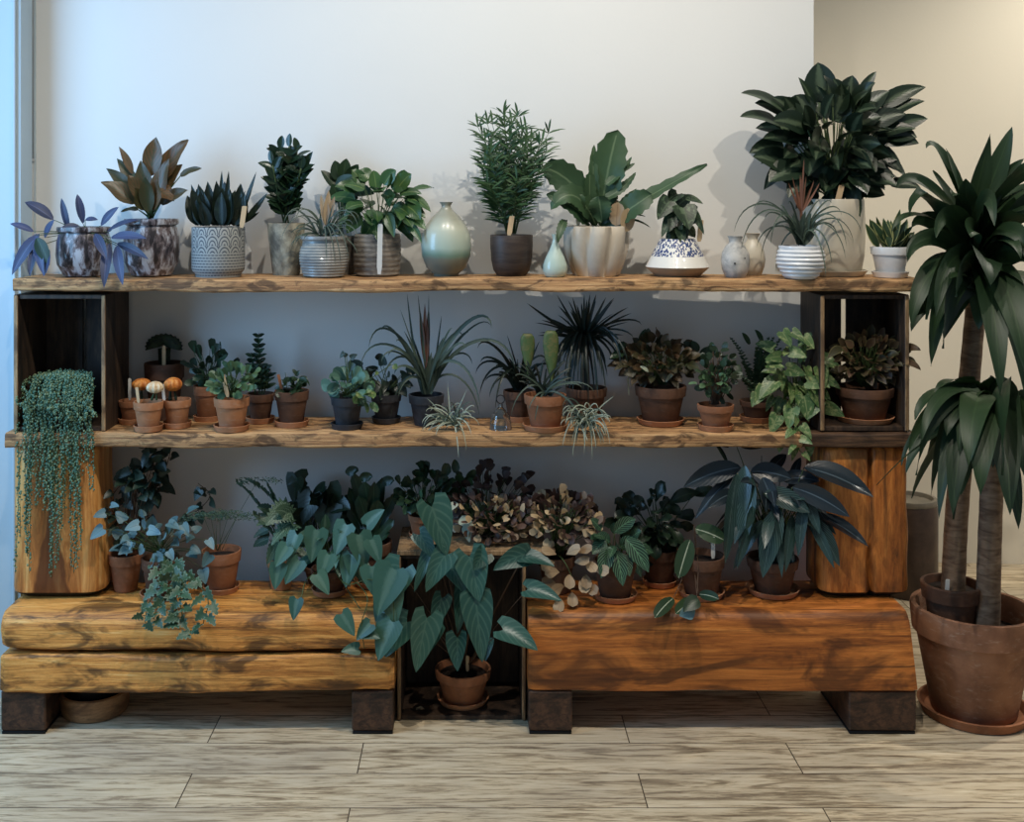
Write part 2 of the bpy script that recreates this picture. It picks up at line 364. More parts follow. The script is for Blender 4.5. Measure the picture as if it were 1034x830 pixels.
M['pearl']=mat_leaf('pearl_bead',(54,92,76),(104,144,118),(150,140,84),'tips',.35,.45,trans=0)
# ------------------------------------------------------------------ room
def plane(name,vs,mat):
    b=MB(); b.smooth=False; b.add([V(v) for v in vs],[(0,1,2,3)],[(0,0),(1,0),(1,1),(0,1)]); o=b.build(name,mat); struct(o); return o
def slab(name,x0,x1,y0,y1,z0,z1,mat,bv=.001):
    b=MB(); b.box(x0,x1,y0,y1,z0,z1,bv); b.smooth=False; o=b.build(name,mat); struct(o); return o
WX=1.058
def X0(px,D): return (px-HX)*D/F
slab('floor',-3.4,4.2,-.6,4.9,-.05,0,M['floor'])
slab('wall_back',-1.62,WX,3.56,4.72,0,4.0,M['wall'])
b=MB(); b.smooth=False
q=[(WX-.1,4.72+.06),(4.1,4.58),(4.1,4.8),(WX-.1,4.9)]
b.rings([[V((x,y,0)) for x,y in q],[V((x,y,4.0)) for x,y in q]]); struct(b.build('wall_right',M['beige']))
slab('wall_left',-3.4,X0(21,3.44),3.44,3.62,0,4.0,M['frame_paint'])
slab('trim_1',X0(12.5,3.43),X0(15.5,3.43),3.428,3.4395,0,4.0,M['frame_paint'],.002)
slab('ceiling',-3.4,4.2,-.6,4.9,4.0,4.05,M['ceil'])
b=MB(); pp=W(29.5,100,3.53); b.tube([V((pp.x,3.535,z)) for z in (0,1,1.62)],.0125,12); b.tube([V((pp.x,3.535,z)) for z in (1.62,4.0)],.0125,12); b.tube([V((pp.x,3.535,1.62)),V((pp.x,3.535,1.632))],.0138,12)
b.tube([V((pp.x-.02,3.545,0)),V((pp.x-.02,3.545,4.0))],.006,8)
o=b.build('conduit_pipe',mat_plain('grey_pipe_paint',(176,176,172),.5)); rebase(o,(pp.x,3.535,0)); tag(o,'thin grey vertical pipe running up the wall in the left corner','pipe')
# ------------------------------------------------------------------ furniture
def rrect(y0,y1,z0,z1,rt,rb,n=4):
    # cross-section ring in (y,z), radius rt at the top, rb at the bottom
    o=[]
    for cx,cz,r,a0 in ((y1-rt,z1-rt,rt,0),(y0+rt,z1-rt,rt,90),(y0+rb,z0+rb,rb,180),(y1-rb,z0+rb,rb,270)):
        for k in range(n+1):
            a=math.radians(a0+90*k/n); o.append((cx+r*math.cos(a),cz+r*math.sin(a)))
    return o
def plank(name,mat,x0,x1,y0,y1,z0,z1,rt=.006,rb=.006,amp=.003,fr=5,seed=0,n=60,slant=(0,0),parent=None,y1b=None,ends=.0):
    b=MB(); rs=[]
    for i in range(n+1):
        t=i/n; x=x0+(x1-x0)*t
        yb=y1 if y1b is None else y1+(y1b-y1)*t
        ring=[]
        sec=rrect(y0,yb,z0,z1,rt,rb)
        for k,(y,z) in enumerate(sec):
            d=MN.noise(V((x*fr,y*9+seed*7,z*14)))*amp; d2=MN.noise(V((x*fr*4+5,y*30+seed*3,z*40)))*amp*.35
            front=1 if y<(y0+yb)/2 else .3
            h=(z-z0)/(z1-z0); sx=(slant[0]*h*(1-t)+slant[1]*h*t)
            ring.append(V((x+sx,y+(d+d2)*front*1.5,z+(d*.6+d2*.6))))
        rs.append(ring)
    if ends:
        for (k,s) in ((0,1),(n,-1)):
            c=sum(rs[k],V())/len(rs[k]); rs[k]=[p.lerp(c,ends) for p in rs[k]]
    b.rings(rs); o=b.build(name,mat,parent); sharp(o,50); return o
def X(px,D): return (px-HX)*D/F
ZT,ZM,ZB=1.276,.833,.346
YF=3.28
def mat_stump2():
    t=NT('golden_stump_with_dark_heartwood'); sp=t.N('ShaderNodeSeparateXYZ'); t.link(t.obj(),sp.inputs[0]); n=t.noise(t.obj((1,1,.6)),9,3)
    g=t.noise(t.obj((9,9,.9)),2,8,.7,.8)
    c=t.ramp(g,[(.32,lin((96,54,26))),(.46,lin((186,116,56))),(.56,lin((224,160,88))),(.68,lin((240,196,130)))])
    x=t.math('ABSOLUTE',t.math('ADD',sp.outputs[0],t.math('SUBTRACT',t.math('MULTIPLY',n,.06),.022)))
    w_=t.math('MULTIPLY',t.math('SUBTRACT',.36,sp.outputs[2]),.17)
    m=t.math('MULTIPLY',t.math('SUBTRACT',w_,x),150,clamp=True)
    c=t.mix(t.math('MULTIPLY',m,.85),c,t.mix(g,lin((58,30,16)),lin((120,66,34))))
    t.bump(g,.3,.004); return t.fin(c,.45,.4)
o=plank('wooden_board',M['board'],X(12,YF),X(935,YF),YF,3.542,ZT-.036,ZT,.008,.008,.007,7,1,90,y1b=3.495); rebase(o,(0,3.4,ZT-.036)); tag(o,'long worn live-edge wooden board, top shelf of the plant stand','shelf board','shelf boards')
o=plank('wooden_board',M['board'],X(5,YF),X(810,YF),YF,3.535,ZM-.042,ZM,.008,.008,.007,7,5,90); rebase(o,(0,3.4,ZM-.042)); tag(o,'long worn wooden board, middle shelf of the plant stand','shelf board','shelf boards')
o=plank('wooden_board',M['boardD'],X(811.5,YF),X(926,YF),YF,3.535,ZM-.042,ZM-.002,.006,.006,.003,7,9,30); rebase(o,(1.1,3.4,ZM-.042)); tag(o,'short dark wooden board under the right-hand crate','shelf board','shelf boards')
# crates
def crate(label,xl,xr,y0,y1,z0,z1,th,gap=None,slit=None,slant=0,top_ext=0,bottom=True,edge=True):
    r=thing('wooden_crate',label,'crate',((xl+xr)/2,(y0+y1)/2,z0),'wooden crates')
    def bx(n,*a,m=M['crate']):
        b=MB(); b.box(*a,.0015); o=b.build(n,m,r); sharp(o,30); return o
    bx('side_panel',xl,xl+th,y0,y1,z0,z1); bx('side_panel',xr-th,xr,y0,y1,z0,z1)
    bx('top_panel',xl+th+.0005,xr-th-.0005 ,y0+.004,y1,z1-th,z1)
    if top_ext:
        bx('top_board',xl,xr+top_ext,y0-.004,y1,z1+.0005,z1+.014,m=M['crateedge'])
    if bottom: bx('bottom_panel',xl+th+.0005,xr-th-.0005,y0+.004,y1,z0,z0+th)
    if slit is None: bx('back_panel',xl+th+.0005,xr-th-.0005,y1-.01,y1,z0+th,z1-th)
    else:
        a,c=slit
        bx('back_panel',xl+th+.0005,a,y1-.01,y1,z0+th,z1-th); bx('back_panel',c,xr-th-.0005,y1-.01,y1,z0+th,z1-th)
    if edge:
        for (a,c) in ((xl+.0008,xl+th-.0008),(xr-th+.0008,xr-.0008)):
            bx('edge_strip',a,c,y0-.004,y0-.0002,z0+.002,z1-.002,m=M['crateedge'])
    return r
zc0,zc1=ZM+.001,ZT-.046
crate('dark tall open crate at the left end between the two shelf boards',X(14,3.3),X(107,3.3),3.30,3.52,zc0,zc1,.013,slit=(X(82.5,3.5),X(85.8,3.5)))
crate('dark open crate at the right end holding a bronze-leaved plant',X(828,3.3),X(918,3.3),3.30,3.50,zc0,zc1,.013,slit=(X(849.5,3.49),X(854.5,3.49)))
crate('low upright dark crate on the floor between the left and right beams',X(401,3.29),X(531,3.29),3.29,3.53,0.001,.478,.012,top_ext=.085)
# stumps
def stump(label,xa,xb,xa2,xb2,y0,y1,z0,z1,crack,m,seed):
    r=thing('wooden_stump',label,'wood block',((xa+xb)/2,(y0+y1)/2,z0),'wooden stumps')
    def sec(t,ins,n=44):
        x0=xa+(xa2-xa)*t+ins; x1=xb+(xb2-xb)*t-ins; q=[]
        yy0=y0+ins; yy1=y1-ins; rr=.045
        for cx,cy,a0 in ((x1-rr,yy1-rr,0),(x0+rr,yy1-rr,90),(x0+rr,yy0+rr,180),(x1-rr,yy0+rr,270)):
            for k in range(9):
                a=math.radians(a0+90*k/8); q.append((cx+rr*math.cos(a),cy+rr*math.sin(a)))
            if a0==180:
                for k in range(1,14):
                    xx=x0+rr+(x1-x0-2*rr)*k/14; d=0
                    if crack is not None: d=.02*math.exp(-((xx-crack-.004*math.sin(t*9))/.0035)**2)
                    q.append((xx,yy0+d))
        return q
    ts=[0,.02,.05]+[i/16 for i in range(1,16)]+[.98,1]
    for nm,tt,mt in (('foot_rim',[0,.02,.035],M['rubber']),('body',[.036]+[t for t in ts if t>.05],m)):
        b=MB(); rs=[]
        for t in tt:
            ins=.022*(1-t/.05)**2 if t<.05 else (.006 if t>.99 else 0)
            rs.append([V((x+MN.noise(V((x*4,y*4,t*3+seed)))*.008,y+MN.noise(V((x*5+9,y*5,t*3+seed)))*.006,z0+(z1-z0)*t)) for x,y in sec(t,ins)])
        b.rings(rs); sharp(b.build(nm,mt,r),50)
stump('golden-brown rounded wooden stump at left, partly behind the trailing bead plant',X(10,3.32),X(104,3.32),X(13,3.32),X(97,3.32),3.305,3.50,ZB+.003,ZM-.048,None,mat_stump2(),1)
stump('orange-brown split wooden stump at right beside the long striped leaves',X(828,3.32),X(919,3.32),X(829,3.32),X(918,3.32),3.305,3.50,ZB+.003,ZM-.048,X(877,3.32),M['stump'],5)
# beams
o=plank('timber_beam',M['beamL'],X(0,3.2),X(397.5,3.2),3.2,3.5,.2375,ZB,.05,.012,.010,3,3,70,ends=.06); rebase(o,(-.78,3.35,.2375)); tag(o,'upper of the two rough golden timber beams of the left bench','beam','bench beams')
o=plank('timber_beam',M['beamL'],X(0,3.2),X(398,3.2),3.195,3.5,.1235,.2255,.014,.01,.010,3,8,70,ends=.05); rebase(o,(-.78,3.35,.1235)); tag(o,'lower of the two rough golden timber beams of the left bench','beam','bench beams')
o=plank('timber_beam',M['beamR'],X(533.5,3.2),X(927,3.2),3.2,3.5,.1235,ZB,.038,.006,.004,3,12,70,slant=(0,-.025),ends=.02); rebase(o,(.7,3.35,.1235)); tag(o,'single thick orange-brown beam of the right bench','beam','bench beams')
for (a,c,lb) in ((0,45,'dark square timber block under the far left end of the left bench'),(355,397,'dark square timber block under the right end of the left bench'),(534,578,'dark square timber block under the left end of the right bench'),(858,926,'wide dark timber block under the far right end of the bench')):
    r=thing('timber_block',lb,'block',((X(a,3.2)+X(c,3.2))/2,3.34,0),'timber blocks under the benches')
    b=MB(); b.box(X(a,3.2),X(c,3.2),3.205,3.48,.0095,.1225,.004); sharp(b.build('body',M['block'],r),30)
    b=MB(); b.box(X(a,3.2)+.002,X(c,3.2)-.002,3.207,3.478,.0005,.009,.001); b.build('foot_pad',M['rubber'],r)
# ------------------------------------------------------------------ plants
def lathe_obj(name,mat,root,c,prf,n=40,mod=None,ang=40):
    b=MB(); b.lathe(c,prf,n,mod); o=b.build(name,mat,root); sharp(o,ang); return o
class Plant:
    def __init__(s,name,label,px,D,z0,group,cat='potted plant'):
        s.D=D; s.px=px; s.c=V(((px-HX)*D/F,D,z0)); s.root=thing(name,label,cat,s.c,group); s.Lf={}; s.S=MB(); s.z0=z0; s.ztop=z0; s.smat=M['stem']
    def P(s,q):
        dd=q[2] if len(q)>2 else 0
        return W(q[0],q[1],s.D+dd)
    def pot(s,w,ytop,kind='terra',mat='terra',saucer=1.0,h=None,soil=True,rb=.68,hollow=None):
        D=s.D; r=w/2*D/F; ztop=H-(ytop-HY)*D/F; z0=s.z0; up=0
        if saucer:
            rs=r*saucer*.94; up=.006
            lathe_obj('saucer',M['terraL'] if mat.startswith('terra') else M[mat] if mat in('blackpot','creamglz') else M['white'],s.root,s.c,[(rs*.82,0),(rs*.9,.001),(rs,.014),(rs*1.02,.017),(rs*.97,.0175),(rs*.88,.0055),(.001,.005)],36)  # terracotta saucers get the paler clay, painting in their lit rims
        hh=ztop-z0-up; c=s.c+V((0,0,up)); m=M[mat]; mod=None; ang=40
        if kind=='terra':
            rh=.27*hh; p=[(r*rb*.93,0),(r*rb,.004),(r*.885,hh-rh-.001),(r*.96,hh-rh),(r,hh-.003),(r*.985,hh),(r*.91,hh),(r*.89,hh-.004),(r*.86,hh*.62)]
        elif kind=='cyl': p=[(r*.84,0),(r*.86,.006),(r*.88,hh*.08),(r*.97,hh*.12),(r,hh*.2),(r,hh*.5),(r,hh-.002),(r*.98,hh),(r*.93,hh),(r*.92,hh*.6)]
        elif kind=='round': p=[(r*.55,0),(r*.72,.004),(r*.95,hh*.25),(r*1.0,hh*.45),(r*.97,hh*.7),(r*.88,hh*.86),(r*.86,hh*.88),(r*.95,hh*.91),(r*.97,hh*.96),(r*.95,hh),(r*.86,hh),(r*.84,hh*.6)]
        elif kind=='taper': p=[(r*.68,0),(r*.72,.004),(r*.9,hh*.6),(r,hh-.002),(r*.98,hh),(r*.92,hh),(r*.88,hh*.6)]
        elif kind=='u': p=[(r*.55,0),(r*.68,.003),(r*.85,hh*.15),(r*.96,hh*.4),(r,hh*.75),(r,hh-.002),(r*.98,hh),(r*.93,hh),(r*.9,hh*.6)]
        elif kind=='tall': p=[(r*.84,0),(r*.88,.006),(r*.97,hh*.25),(r,hh*.5),(r*.98,hh*.8),(r*.96,hh-.003),(r*.94,hh),(r*.89,hh),(r*.86,hh*.6)]
        elif kind=='cone': p=[(r*.62,0),(r*.7,.003),(r*.98,hh*.24),(r,hh*.27),(r*.97,hh*.31),(r*.56,hh-.002),(r*.54,hh),(r*.5,hh),(r*.5,hh*.6)]
        elif kind=='rib':
            p=[(r*.7,0),(r*.78,.004)]
            for i in range(25):
                t=i/24; rr=r*(.78+.24*math.sin(PI*(.1+.75*t))-.03*(t>.85)) ; p.append((rr*(1+.018*math.cos(i*PI)),.006+hh*.82*t*1.0))
            p+=[(r*.88,hh*.88),(r*.99,hh*.93),(r*.98,hh),(r*.9,hh),(r*.86,hh*.6)]
        elif kind=='ringbowl':
            p=[(r*.6,0),(r*.66,.003)]
            for i in range(29):
                t=i/28; rr=r*(.66+.34*math.sin(PI*(.05+.72*t))) ; p.append((rr*(1+.03*math.sin(i*PI/2)),.006+hh*.86*t))
            p+=[(r*.88,hh*.9),(r*.9,hh*.96),(r*.88,hh),(r*.8,hh),(r*.78,hh*.6)]
            mod=lambda a,t: 1+.012*math.sin(a*5+t*14)
        elif kind=='ribcyl':
            p=[(r*.84,0),(r*.88,.004)]
            for i in range(33):
                t=i/32; p.append((r*(.9+.1*math.sin(PI*(.15+.6*t)))*(1+.014*math.cos(i*PI*.5)),.006+(hh-.012)*t))
            p+=[(r*.94,hh),(r*.88,hh),(r*.86,hh*.6)]
        elif kind=='flute':
            p=[(r*.66,0),(r*.7,.004),(r*.84,hh*.25),(r*.98,hh*.55),(r*1.0,hh*.8),(r*.97,hh-.002),(r*.93,hh),(r*.86,hh),(r*.8,hh*.6)]
            mod=lambda a,t: 1+.04*math.cos(8*(a+.12*math.sin(t*7)))-.11*math.exp(-((((a+.12*math.sin(t*7))*8/(2*PI))%1-.5)/.10)**2); ang=60
        s.potobj=lathe_obj('pot',m,s.root,c,p,128 if kind in('flute','ringbowl') else 40,mod,ang)
        s.r=r; s.ztop=ztop
        if soil:
            rr=p[-1][0]*.99; zz=ztop-z0-.012-.06*hh; zz=max(zz,.02)
            if kind=='cone': rr=r*.49
            b=MB(); b.lathe(s.c,[(rr,zz-.006),(rr*.98,zz),(rr*.5,zz+.004),(.001,zz+.005)],24); b.build('soil',M['soil'],s.root)
        return s
    def mb(s,key):
        if key not in s.Lf: s.Lf[key]=MB()
        return s.Lf[key]
    def nrm(s,j=.35,up=.55): return V((R.gauss(0,j),-.8+R.gauss(0,j*.5),up+R.gauss(0,j))).normalized()
    def leafW(s,key,a,t,w,shape,arch=.2,fold=.2,wave=.0,lobe=0,n=9,nr=None,out=0,twist=0,cup=0,teeth=0,jit=.25,hook=False):
        d=t-a; m=(a+t)/2+V((0,0,arch*d.length))+V((0,-out*d.length,0)); pts=[a,m,t]
        if (shape=='grass' or hook) and arch>.12: pts=[a,a+d*.2+V((0,0,arch*1.15*d.length)),a+d*.9+V((0,0,arch*1.15*d.length)),t]
        s.mb(key).blade(pts,w,shape,nr or s.nrm(jit),fold,wave,n,lobe,cup,twist,teeth)
    def leaf(s,key,a,t,w,shape='ovate',**k):
        if shape=='grass': w=w*.62
        s.leafW(key,s.P(a),s.P(t),w*s.D/F,shape,**k)
    def stemW(s,a,t,r=.0018,arch=.15,n=6,mb=None):
        m=(a+t)/2+V((0,0,arch*(t-a).length)); P=[bez([a,m,t],i/n) for i in range(n+1)]
        (mb or s.S).tube(P,[r*(1-.45*i/n) for i in range(n+1)],5)
    def stem(s,a,t,r=.0018,arch=.15,mb=None): s.stemW(s.P(a),s.P(t),r,arch,mb=mb)
    def leaves(s,key,base,lst,shape,arch=.2,stemr=.0018,stemfrac=0,**k):
        # lst: (tipx,tipy,dd,width[,basex,basey])
        for q in lst:
            if len(q)>4: b_=(q[4],q[5],q[2]*.6)
            elif stemfrac: b_=(base[0]+(q[0]-base[0])*stemfrac,base[1]+(q[1]-base[1])*stemfrac,q[2]*stemfrac)
            else: b_=(base[0]+R.uniform(-2,2),base[1],0)
            if stemfrac or len(q)>4: s.stem((base[0]+R.uniform(-3,3),base[1],0),b_,stemr,.05)
            s.leaf(key,b_,(q[0],q[1],q[2]),q[3],shape,arch=arch,**k)
    def bush(s,key,base,c,rad,n,Lp,wp,shape='ovate',droop=.3,stem=True,rmin=.35,seed=None,dd0=0,fold=.2,lobe=0,wave=0,outw=.8,arch=.15,stemr=.0014,front=.5,n_=7,keyf=None,teeth=0,cup=0):
        k=s.D/F; B=s.P((base[0],base[1],0)); C=s.P((c[0],c[1],dd0))
        rx,ry=rad[0]*k,rad[1]*k; rd=rad[2] if len(rad)>2 else rx*.8
        for i in range(n):
            while True:
                v=V((R.uniform(-1,1),R.uniform(-1,1),R.uniform(-1,1)))
                if rmin<v.length<=1: break
            if v.y>0 and R.random()<front: v.y=-v.y
            T=C+V((v.x*rx,v.y*rd,v.z*ry))
            l=Lp*k*R.uniform(.7,1.2)
            d=((T-B).normalized()*.5+v.normalized()*outw+V((R.gauss(0,.3),R.gauss(0,.3),R.gauss(0,.3)-droop))).normalized()
            tip=T+d*l; tip.z-=droop*l*.3
            if stem: s.stemW(B+V((R.gauss(0,.006),R.gauss(0,.006),0)),T,stemr,.08,5)
            kk=key if keyf is None else keyf(T)
            s.leafW(kk,T,tip,wp*k*R.uniform(.75,1.15),shape,arch=arch,fold=fold,lobe=lobe,wave=wave,n=n_,teeth=teeth,cup=cup,jit=.45)
    def vine(s,key,path,Lp,wp,shape,step=.018,r=.0013,lobe=0,fold=.15,smb=None,spread=1,droop=.5,nn=6,pet=.4,teeth=0):
        P=catmull([s.P(q) for q in path],6); (smb or s.S).tube(P,r,5)
        k=s.D/F; acc=0; side=1
        for i in range(1,len(P)):
            acc+=(P[i]-P[i-1]).length
            if acc>=step*R.uniform(.7,1.2):
                acc=0; side=-side
                l=Lp*k*R.uniform(.65,1.15); a=P[i]
                d=V((side*spread*R.uniform(.3,1),-R.uniform(.1,.8),-droop+R.gauss(0,.35))).normalized()
                b_=a+d*l*pet+V((0,0,.15*l)); s.stemW(a,b_,r*.7,.1,3)
                s.leafW(key,b_,b_+(d+V((0,0,-.3*droop))).normalized()*l,wp*k*R.uniform(.7,1.1),shape,arch=.12,lobe=lobe,fold=fold,n=nn,teeth=teeth,jit=.4)
    def label(s,x,y0,y1,w=3,dx=0,dd=-.01,mat='wood_label'):
        b=MB(); a=s.P((x,y1,dd)); t=s.P((x+dx,y0,dd)); hw=w/2*s.D/F
        b.rings([[p+V((sx*hw*q,sy*.0008,0)) for sx,sy in((-1,-1),(1,-1),(1,1),(-1,1))] for p,q in ((a,.6),(a.lerp(t,.15),1),(a.lerp(t,.97),1),(t,.6))]); b.smooth=False
        b.build('plant_label',M[mat],s.root)
    def done(s,names=None):
        for k,m in s.Lf.items():
            o=m.build('foliage' if names is None else names.get(k,'foliage'),L[k] if k in L else M[k],s.root,clampwall=True)
        s.S.build('stem',s.smat,s.root,clampwall=True)
GT='potted plants on the top shelf'; GM='potted plants on the middle shelf'; GB='potted plants on the lower bench'
rng=R.uniform
# ---- TOP SHELF
p=Plant('potted_trailing_plant','mottled blue-brown bowl with drooping blue-purple leaves, far left of the top shelf',85,3.40,ZT,GT).pot(55,229,'round','mottle',0)
p.leaves('blue',(85,236),[(12,278,-.10,12.8,40,236),(10,226,-.04,7.2,34,234),(25,204,-.02,12.8,54,222),(62,200,0,7.2,70,234),(78,196,0,8.8,84,226),(120,209,-.02,8.0,102,228),(140,222,-.06,7.2,108,234),(99,222,0,5.6,86,222),(44,278,-.13,9.6,36,238),(55,222,-.05,8.0,45,240),(105,291,-.15,10.4,110,246),(124,288,-.15,11.2,118,248),(150,262,-.12,8.8,118,246),(148,241,-.12,9.6,112,240),(58,262,-.1,3.2,60,236),(108,262,-.14,9.6,96,236),(30,279,-.12,8.0,36,250),(60,232,-.06,7.2,80,228)],'lance',arch=.12,fold=.25,out=.1)
p.leaf('dark',(37,240,-.12),(50,268,-.12),14,'lance',arch=.1); p.leaf('blue',(50,252,-.12),(44,279,-.12),11,'lance',arch=-.1)
p.done()
p=Plant('potted_aglaonema','large mottled brown glazed pot with bronze and green patterned leaves',153,3.43,ZT,GT).pot(56,221,'round','mottle',0)
p.leaves('croton',(152,220),[(102,184,-.05,20,138,206),(120,148,0,8,134,176),(107,170,-.02,14,140,200),(118,160,0,14,142,200),(158,138,-.02,20,152,178),(190,141,0,22,160,184),(204,170,-.03,9,182,178),(184,166,0,16,160,196),(176,203,-.05,18,158,192),(128,176,-.05,16,146,206),(142,162,-.02,18,148,204),(171,160,-.03,18,156,206),(136,190,-.08,18,146,212),(160,180,-.08,18,154,212),(122,214,-.03,9,140,212),(190,192,-.05,14,162,206),(146,178,-.09,15,150,214)],(.6,1.0),arch=.12,fold=.3,wave=.06,stemr=.003)
p.done()
p=Plant('potted_snake_plant','grey carved cylinder pot packed with short dark pointed leaves',220.5,3.40,ZT,GT).pot(53,229,'cyl','patterned',0)
for i in range(64):
    a=rng(-1,1); b_=(220+a*20,228,rng(-.04,.04)); tx=220+a*28+rng(-5,5); ty=rng(182,206)+abs(a)*4
    p.leaf('snake',b_,(tx,ty,b_[2]*1.5),rng(11,15),'lance',arch=-.05,fold=.35)
for (x,y,w) in ((224,172,6),(231,172,6),(259,173,7),(270,195,9),(193,186,8),(262,214,5)): p.leaf('snake',(222+(x-222)*.5,226,-.02),(x,y,-.02),w,'lance',arch=-.1,fold=.4)
p.label(244,208,230,5,3,-.05); p.done()
p=Plant('potted_zz_plant','narrow crackled grey pot with an upright glossy dark plant',289,3.45,ZT,GT).pot(38,225,'taper','crackle',0)
for (x,y) in ((283,150),(292,148),(300,152),(275,165),(304,170),(296,160)):
    P=[p.P((289+rng(-3,3),226)),p.P((289+(x-289)*.7,190,rng(-.02,.01))),p.P((x,y,rng(-.03,.01)))]
    p.S.tube([bez(P,i/6) for i in range(7)],.0028,5)
    for i in range(9):
        q=bez(P,.15+.85*i/9)
        for sd in(-1,1):
            d=V((sd*rng(.5,1),rng(-.6,.2),rng(.2,.8))).normalized(); p.leafW('zz',q,q+d*.05,.026,'ovate',arch=.1,n=7)
    q=P[2]; p.leafW('zz',q,q+V((rng(-.01,.01),0,.04)),.024,'ovate',n=7)
p.leaf('zz',(300,185),(316,153,-.02),8,'lance'); p.leaf('zz',(302,195),(318,165,-.02),7,'lance'); p.leaf('zz',(282,160),(271,146,-.02),9,'ovate'); p.leaf('zz',(280,190),(264,180,-.02),10,'ovate')
p.done()
p=Plant('potted_peperomia','upright plant with oval green leaves behind the blue-grey ribbed pot',345,3.50,ZT,GT).pot(34,238,'taper','ribtaupe',0)
p.leaves('dark',(345,236),[(338,162,0,14,342,182),(350,160,0,14,346,180),(362,166,0,13,350,184),(324,172,0,12,340,190),(330,200,-.03,16,346,192),(366,186,0,14,350,196),(378,196,-.04,16,352,192),(358,178,-.04,16,340,190),(335,186,-.03,16,344,204),(362,200,-.04,14,346,204)],'ovate',arch=.1,fold=.2)
p.done()
p=Plant('potted_air_plant','blue-grey ribbed pot with fine arching leaves and a cream bract',327,3.37,ZT,GT).pot(48,238,'rib','ribgrey',0)
for i in range(46):
    a=rng(-1,1); h=rng(.2,1); tx=327+a*rng(25,44); ty=237-h*48+abs(a)*22; p.leaf('air',(327+a*6,240,rng(-.02,.02)),(tx,ty+rng(0,22),rng(-.08,.02)),rng(2.2,3.6),'grass',arch=.35*abs(a)+.05,fold=.3,n=8)
for (x,y) in ((284,244),(294,256),(352,262),(298,224),(362,232),(286,228),(344,266),(338,268),(330,270)): p.leaf('air',(327,236,-.02),(x,y,-.09),2.4,'grass',arch=.55,n=10)
for (x,y,w) in ((324,196,6),(332,192,8),(338,198,7),(330,202,8)): p.leaf('creamleaf',(329,228,-.02),(x,y,-.02),w,'lance',arch=0)
p.done({'creamleaf':'bract'})
p=Plant('potted_pothos','taupe ribbed pot with a bushy green pothos, right of the arching-leaf pot',381,3.44,ZT,GT).pot(48,236,'ribcyl','ribtaupe',0)
p.bush('pothos',(381,234),(388,204),(34,26,.07),46,22,17,'ovate',droop=.5,lobe=.05,fold=.22,wave=.04)
p.leaves('pothos',(385,230),[(435,214,-.05,14,412,200),(430,232,-.08,12,414,220),(426,246,-.09,9,412,226),(400,172,-.02,16,388,186),(414,186,-.02,18,396,190),(377,172,0,14,380,192),(398,240,-.09,12,390,216),(426,196,-.04,10,404,196),(384,248,-.09,10,376,222)],'ovate',arch=.2,lobe=.05)
p.label(383,226,277,5,1,-.092,'white_label'); p.done()
def vase(label,px,D,w,prf,h,mat,group='ceramic vases'):
    c=V(((px-HX)*D/F,D,ZT)); r=w/2*D/F; b=MB()
    b.lathe(c,[(a*r,z*h) for a,z in prf],44); o=b.build('ceramic_vase',M[mat]); sharp(o,50); rebase(o,c); tag(o,label,'vase',group); return o
vase('large round celadon vase with a short flared neck',450.5,3.41,51,[(.48,0),(.5,.03),(.52,.04),(.78,.12),(.96,.27),(1,.42),(.95,.56),(.78,.7),(.5,.82),(.3,.88),(.19,.93),(.19,.96),(.27,1),(.22,1),(.13,.96),(.13,.9)],.222,'celadon')
p=Plant('potted_palm','feathery palm in a dark brown cup-shaped pot',516.5,3.41,ZT,GT).pot(43,237,'u','darkbrown',0)
for i in range(46):
    a=rng(-1,1); h=rng(.08,1)**.6
    tx=517+a*(22+17*h)+rng(-5,5); ty=226-h*(118-22*abs(a)); dd=rng(-.1,.05)
    P=[p.P((516+a*5,236,0)),p.P((517+a*12,236-(236-ty)*.55,dd*.5)),p.P((tx,ty,dd))]
    n=8; pts=[bez(P,k/n) for k in range(n+1)]; p.S.tube(pts,[.0016*(1-.5*k/n) for k in range(n+1)],5)
    for k in range(3 if h>.4 else 2,n+1):
        q=pts[k]; T=(pts[k]-pts[k-1]).normalized()
        for sd in(-1,1):
            for e in range(2):
                l=rng(.045,.075)*(1.1-.35*k/n); d=(T*.7+V((sd*rng(.4,1.1),rng(-.6,.3),rng(-.6,.2)))).normalized()
                p.leafW('palm',q,q+d*l,.0058,'lance',arch=.14,fold=.1,n=5)
    p.leafW('palm',pts[-1],pts[-1]+V((rng(-.01,.01),0,.045)),.007,'lance',n=5)
p.label(514,218,238,5,3,-.05); p.done()
vase('small pale green teardrop bottle vase between the palm and the cream fluted pot',560.5,3.36,25,[(.6,0),(.85,.05),(1,.16),(.97,.3),(.75,.47),(.45,.64),(.24,.8),(.17,.9),(.3,1),(.22,1),(.1,.9)],.128,'celadon2')
p=Plant('potted_staghorn_fern','cream fluted pot with broad antler-shaped green fronds',602,3.42,ZT,GT).pot(64,228,'flute','cream',0)
def frond(pts,w,sh='obov'):
    p.mb('stag').blade([p.P(q) for q in pts],w*p.D/F,sh,p.nrm(.2,.4),.22,.09,16,teeth=.09)
frond([(606,228,0),(610,180,-.02),(624,131,-.02)],34,(.8,.55)); frond([(600,226,0),(598,180,-.02),(600,146,-.01)],13,'strap')
frond([(612,186,-.03),(628,176,-.03),(638,158,-.03)],9,'strap'); frond([(612,200,-.03),(632,190,-.03),(642,174,-.03)],10,'strap'); frond([(628,172,-.03),(636,168,-.03),(641,165,-.03)],5,'strap')
frond([(604,226,0),(585,180,-.04),(548,168,-.04)],30,(.6,.4)); frond([(602,228,0),(580,175,-.07),(556,212,-.07)],22,(.5,.6)); frond([(595,226,0),(585,208,-.06),(552,196,-.06)],20,(.5,.6))
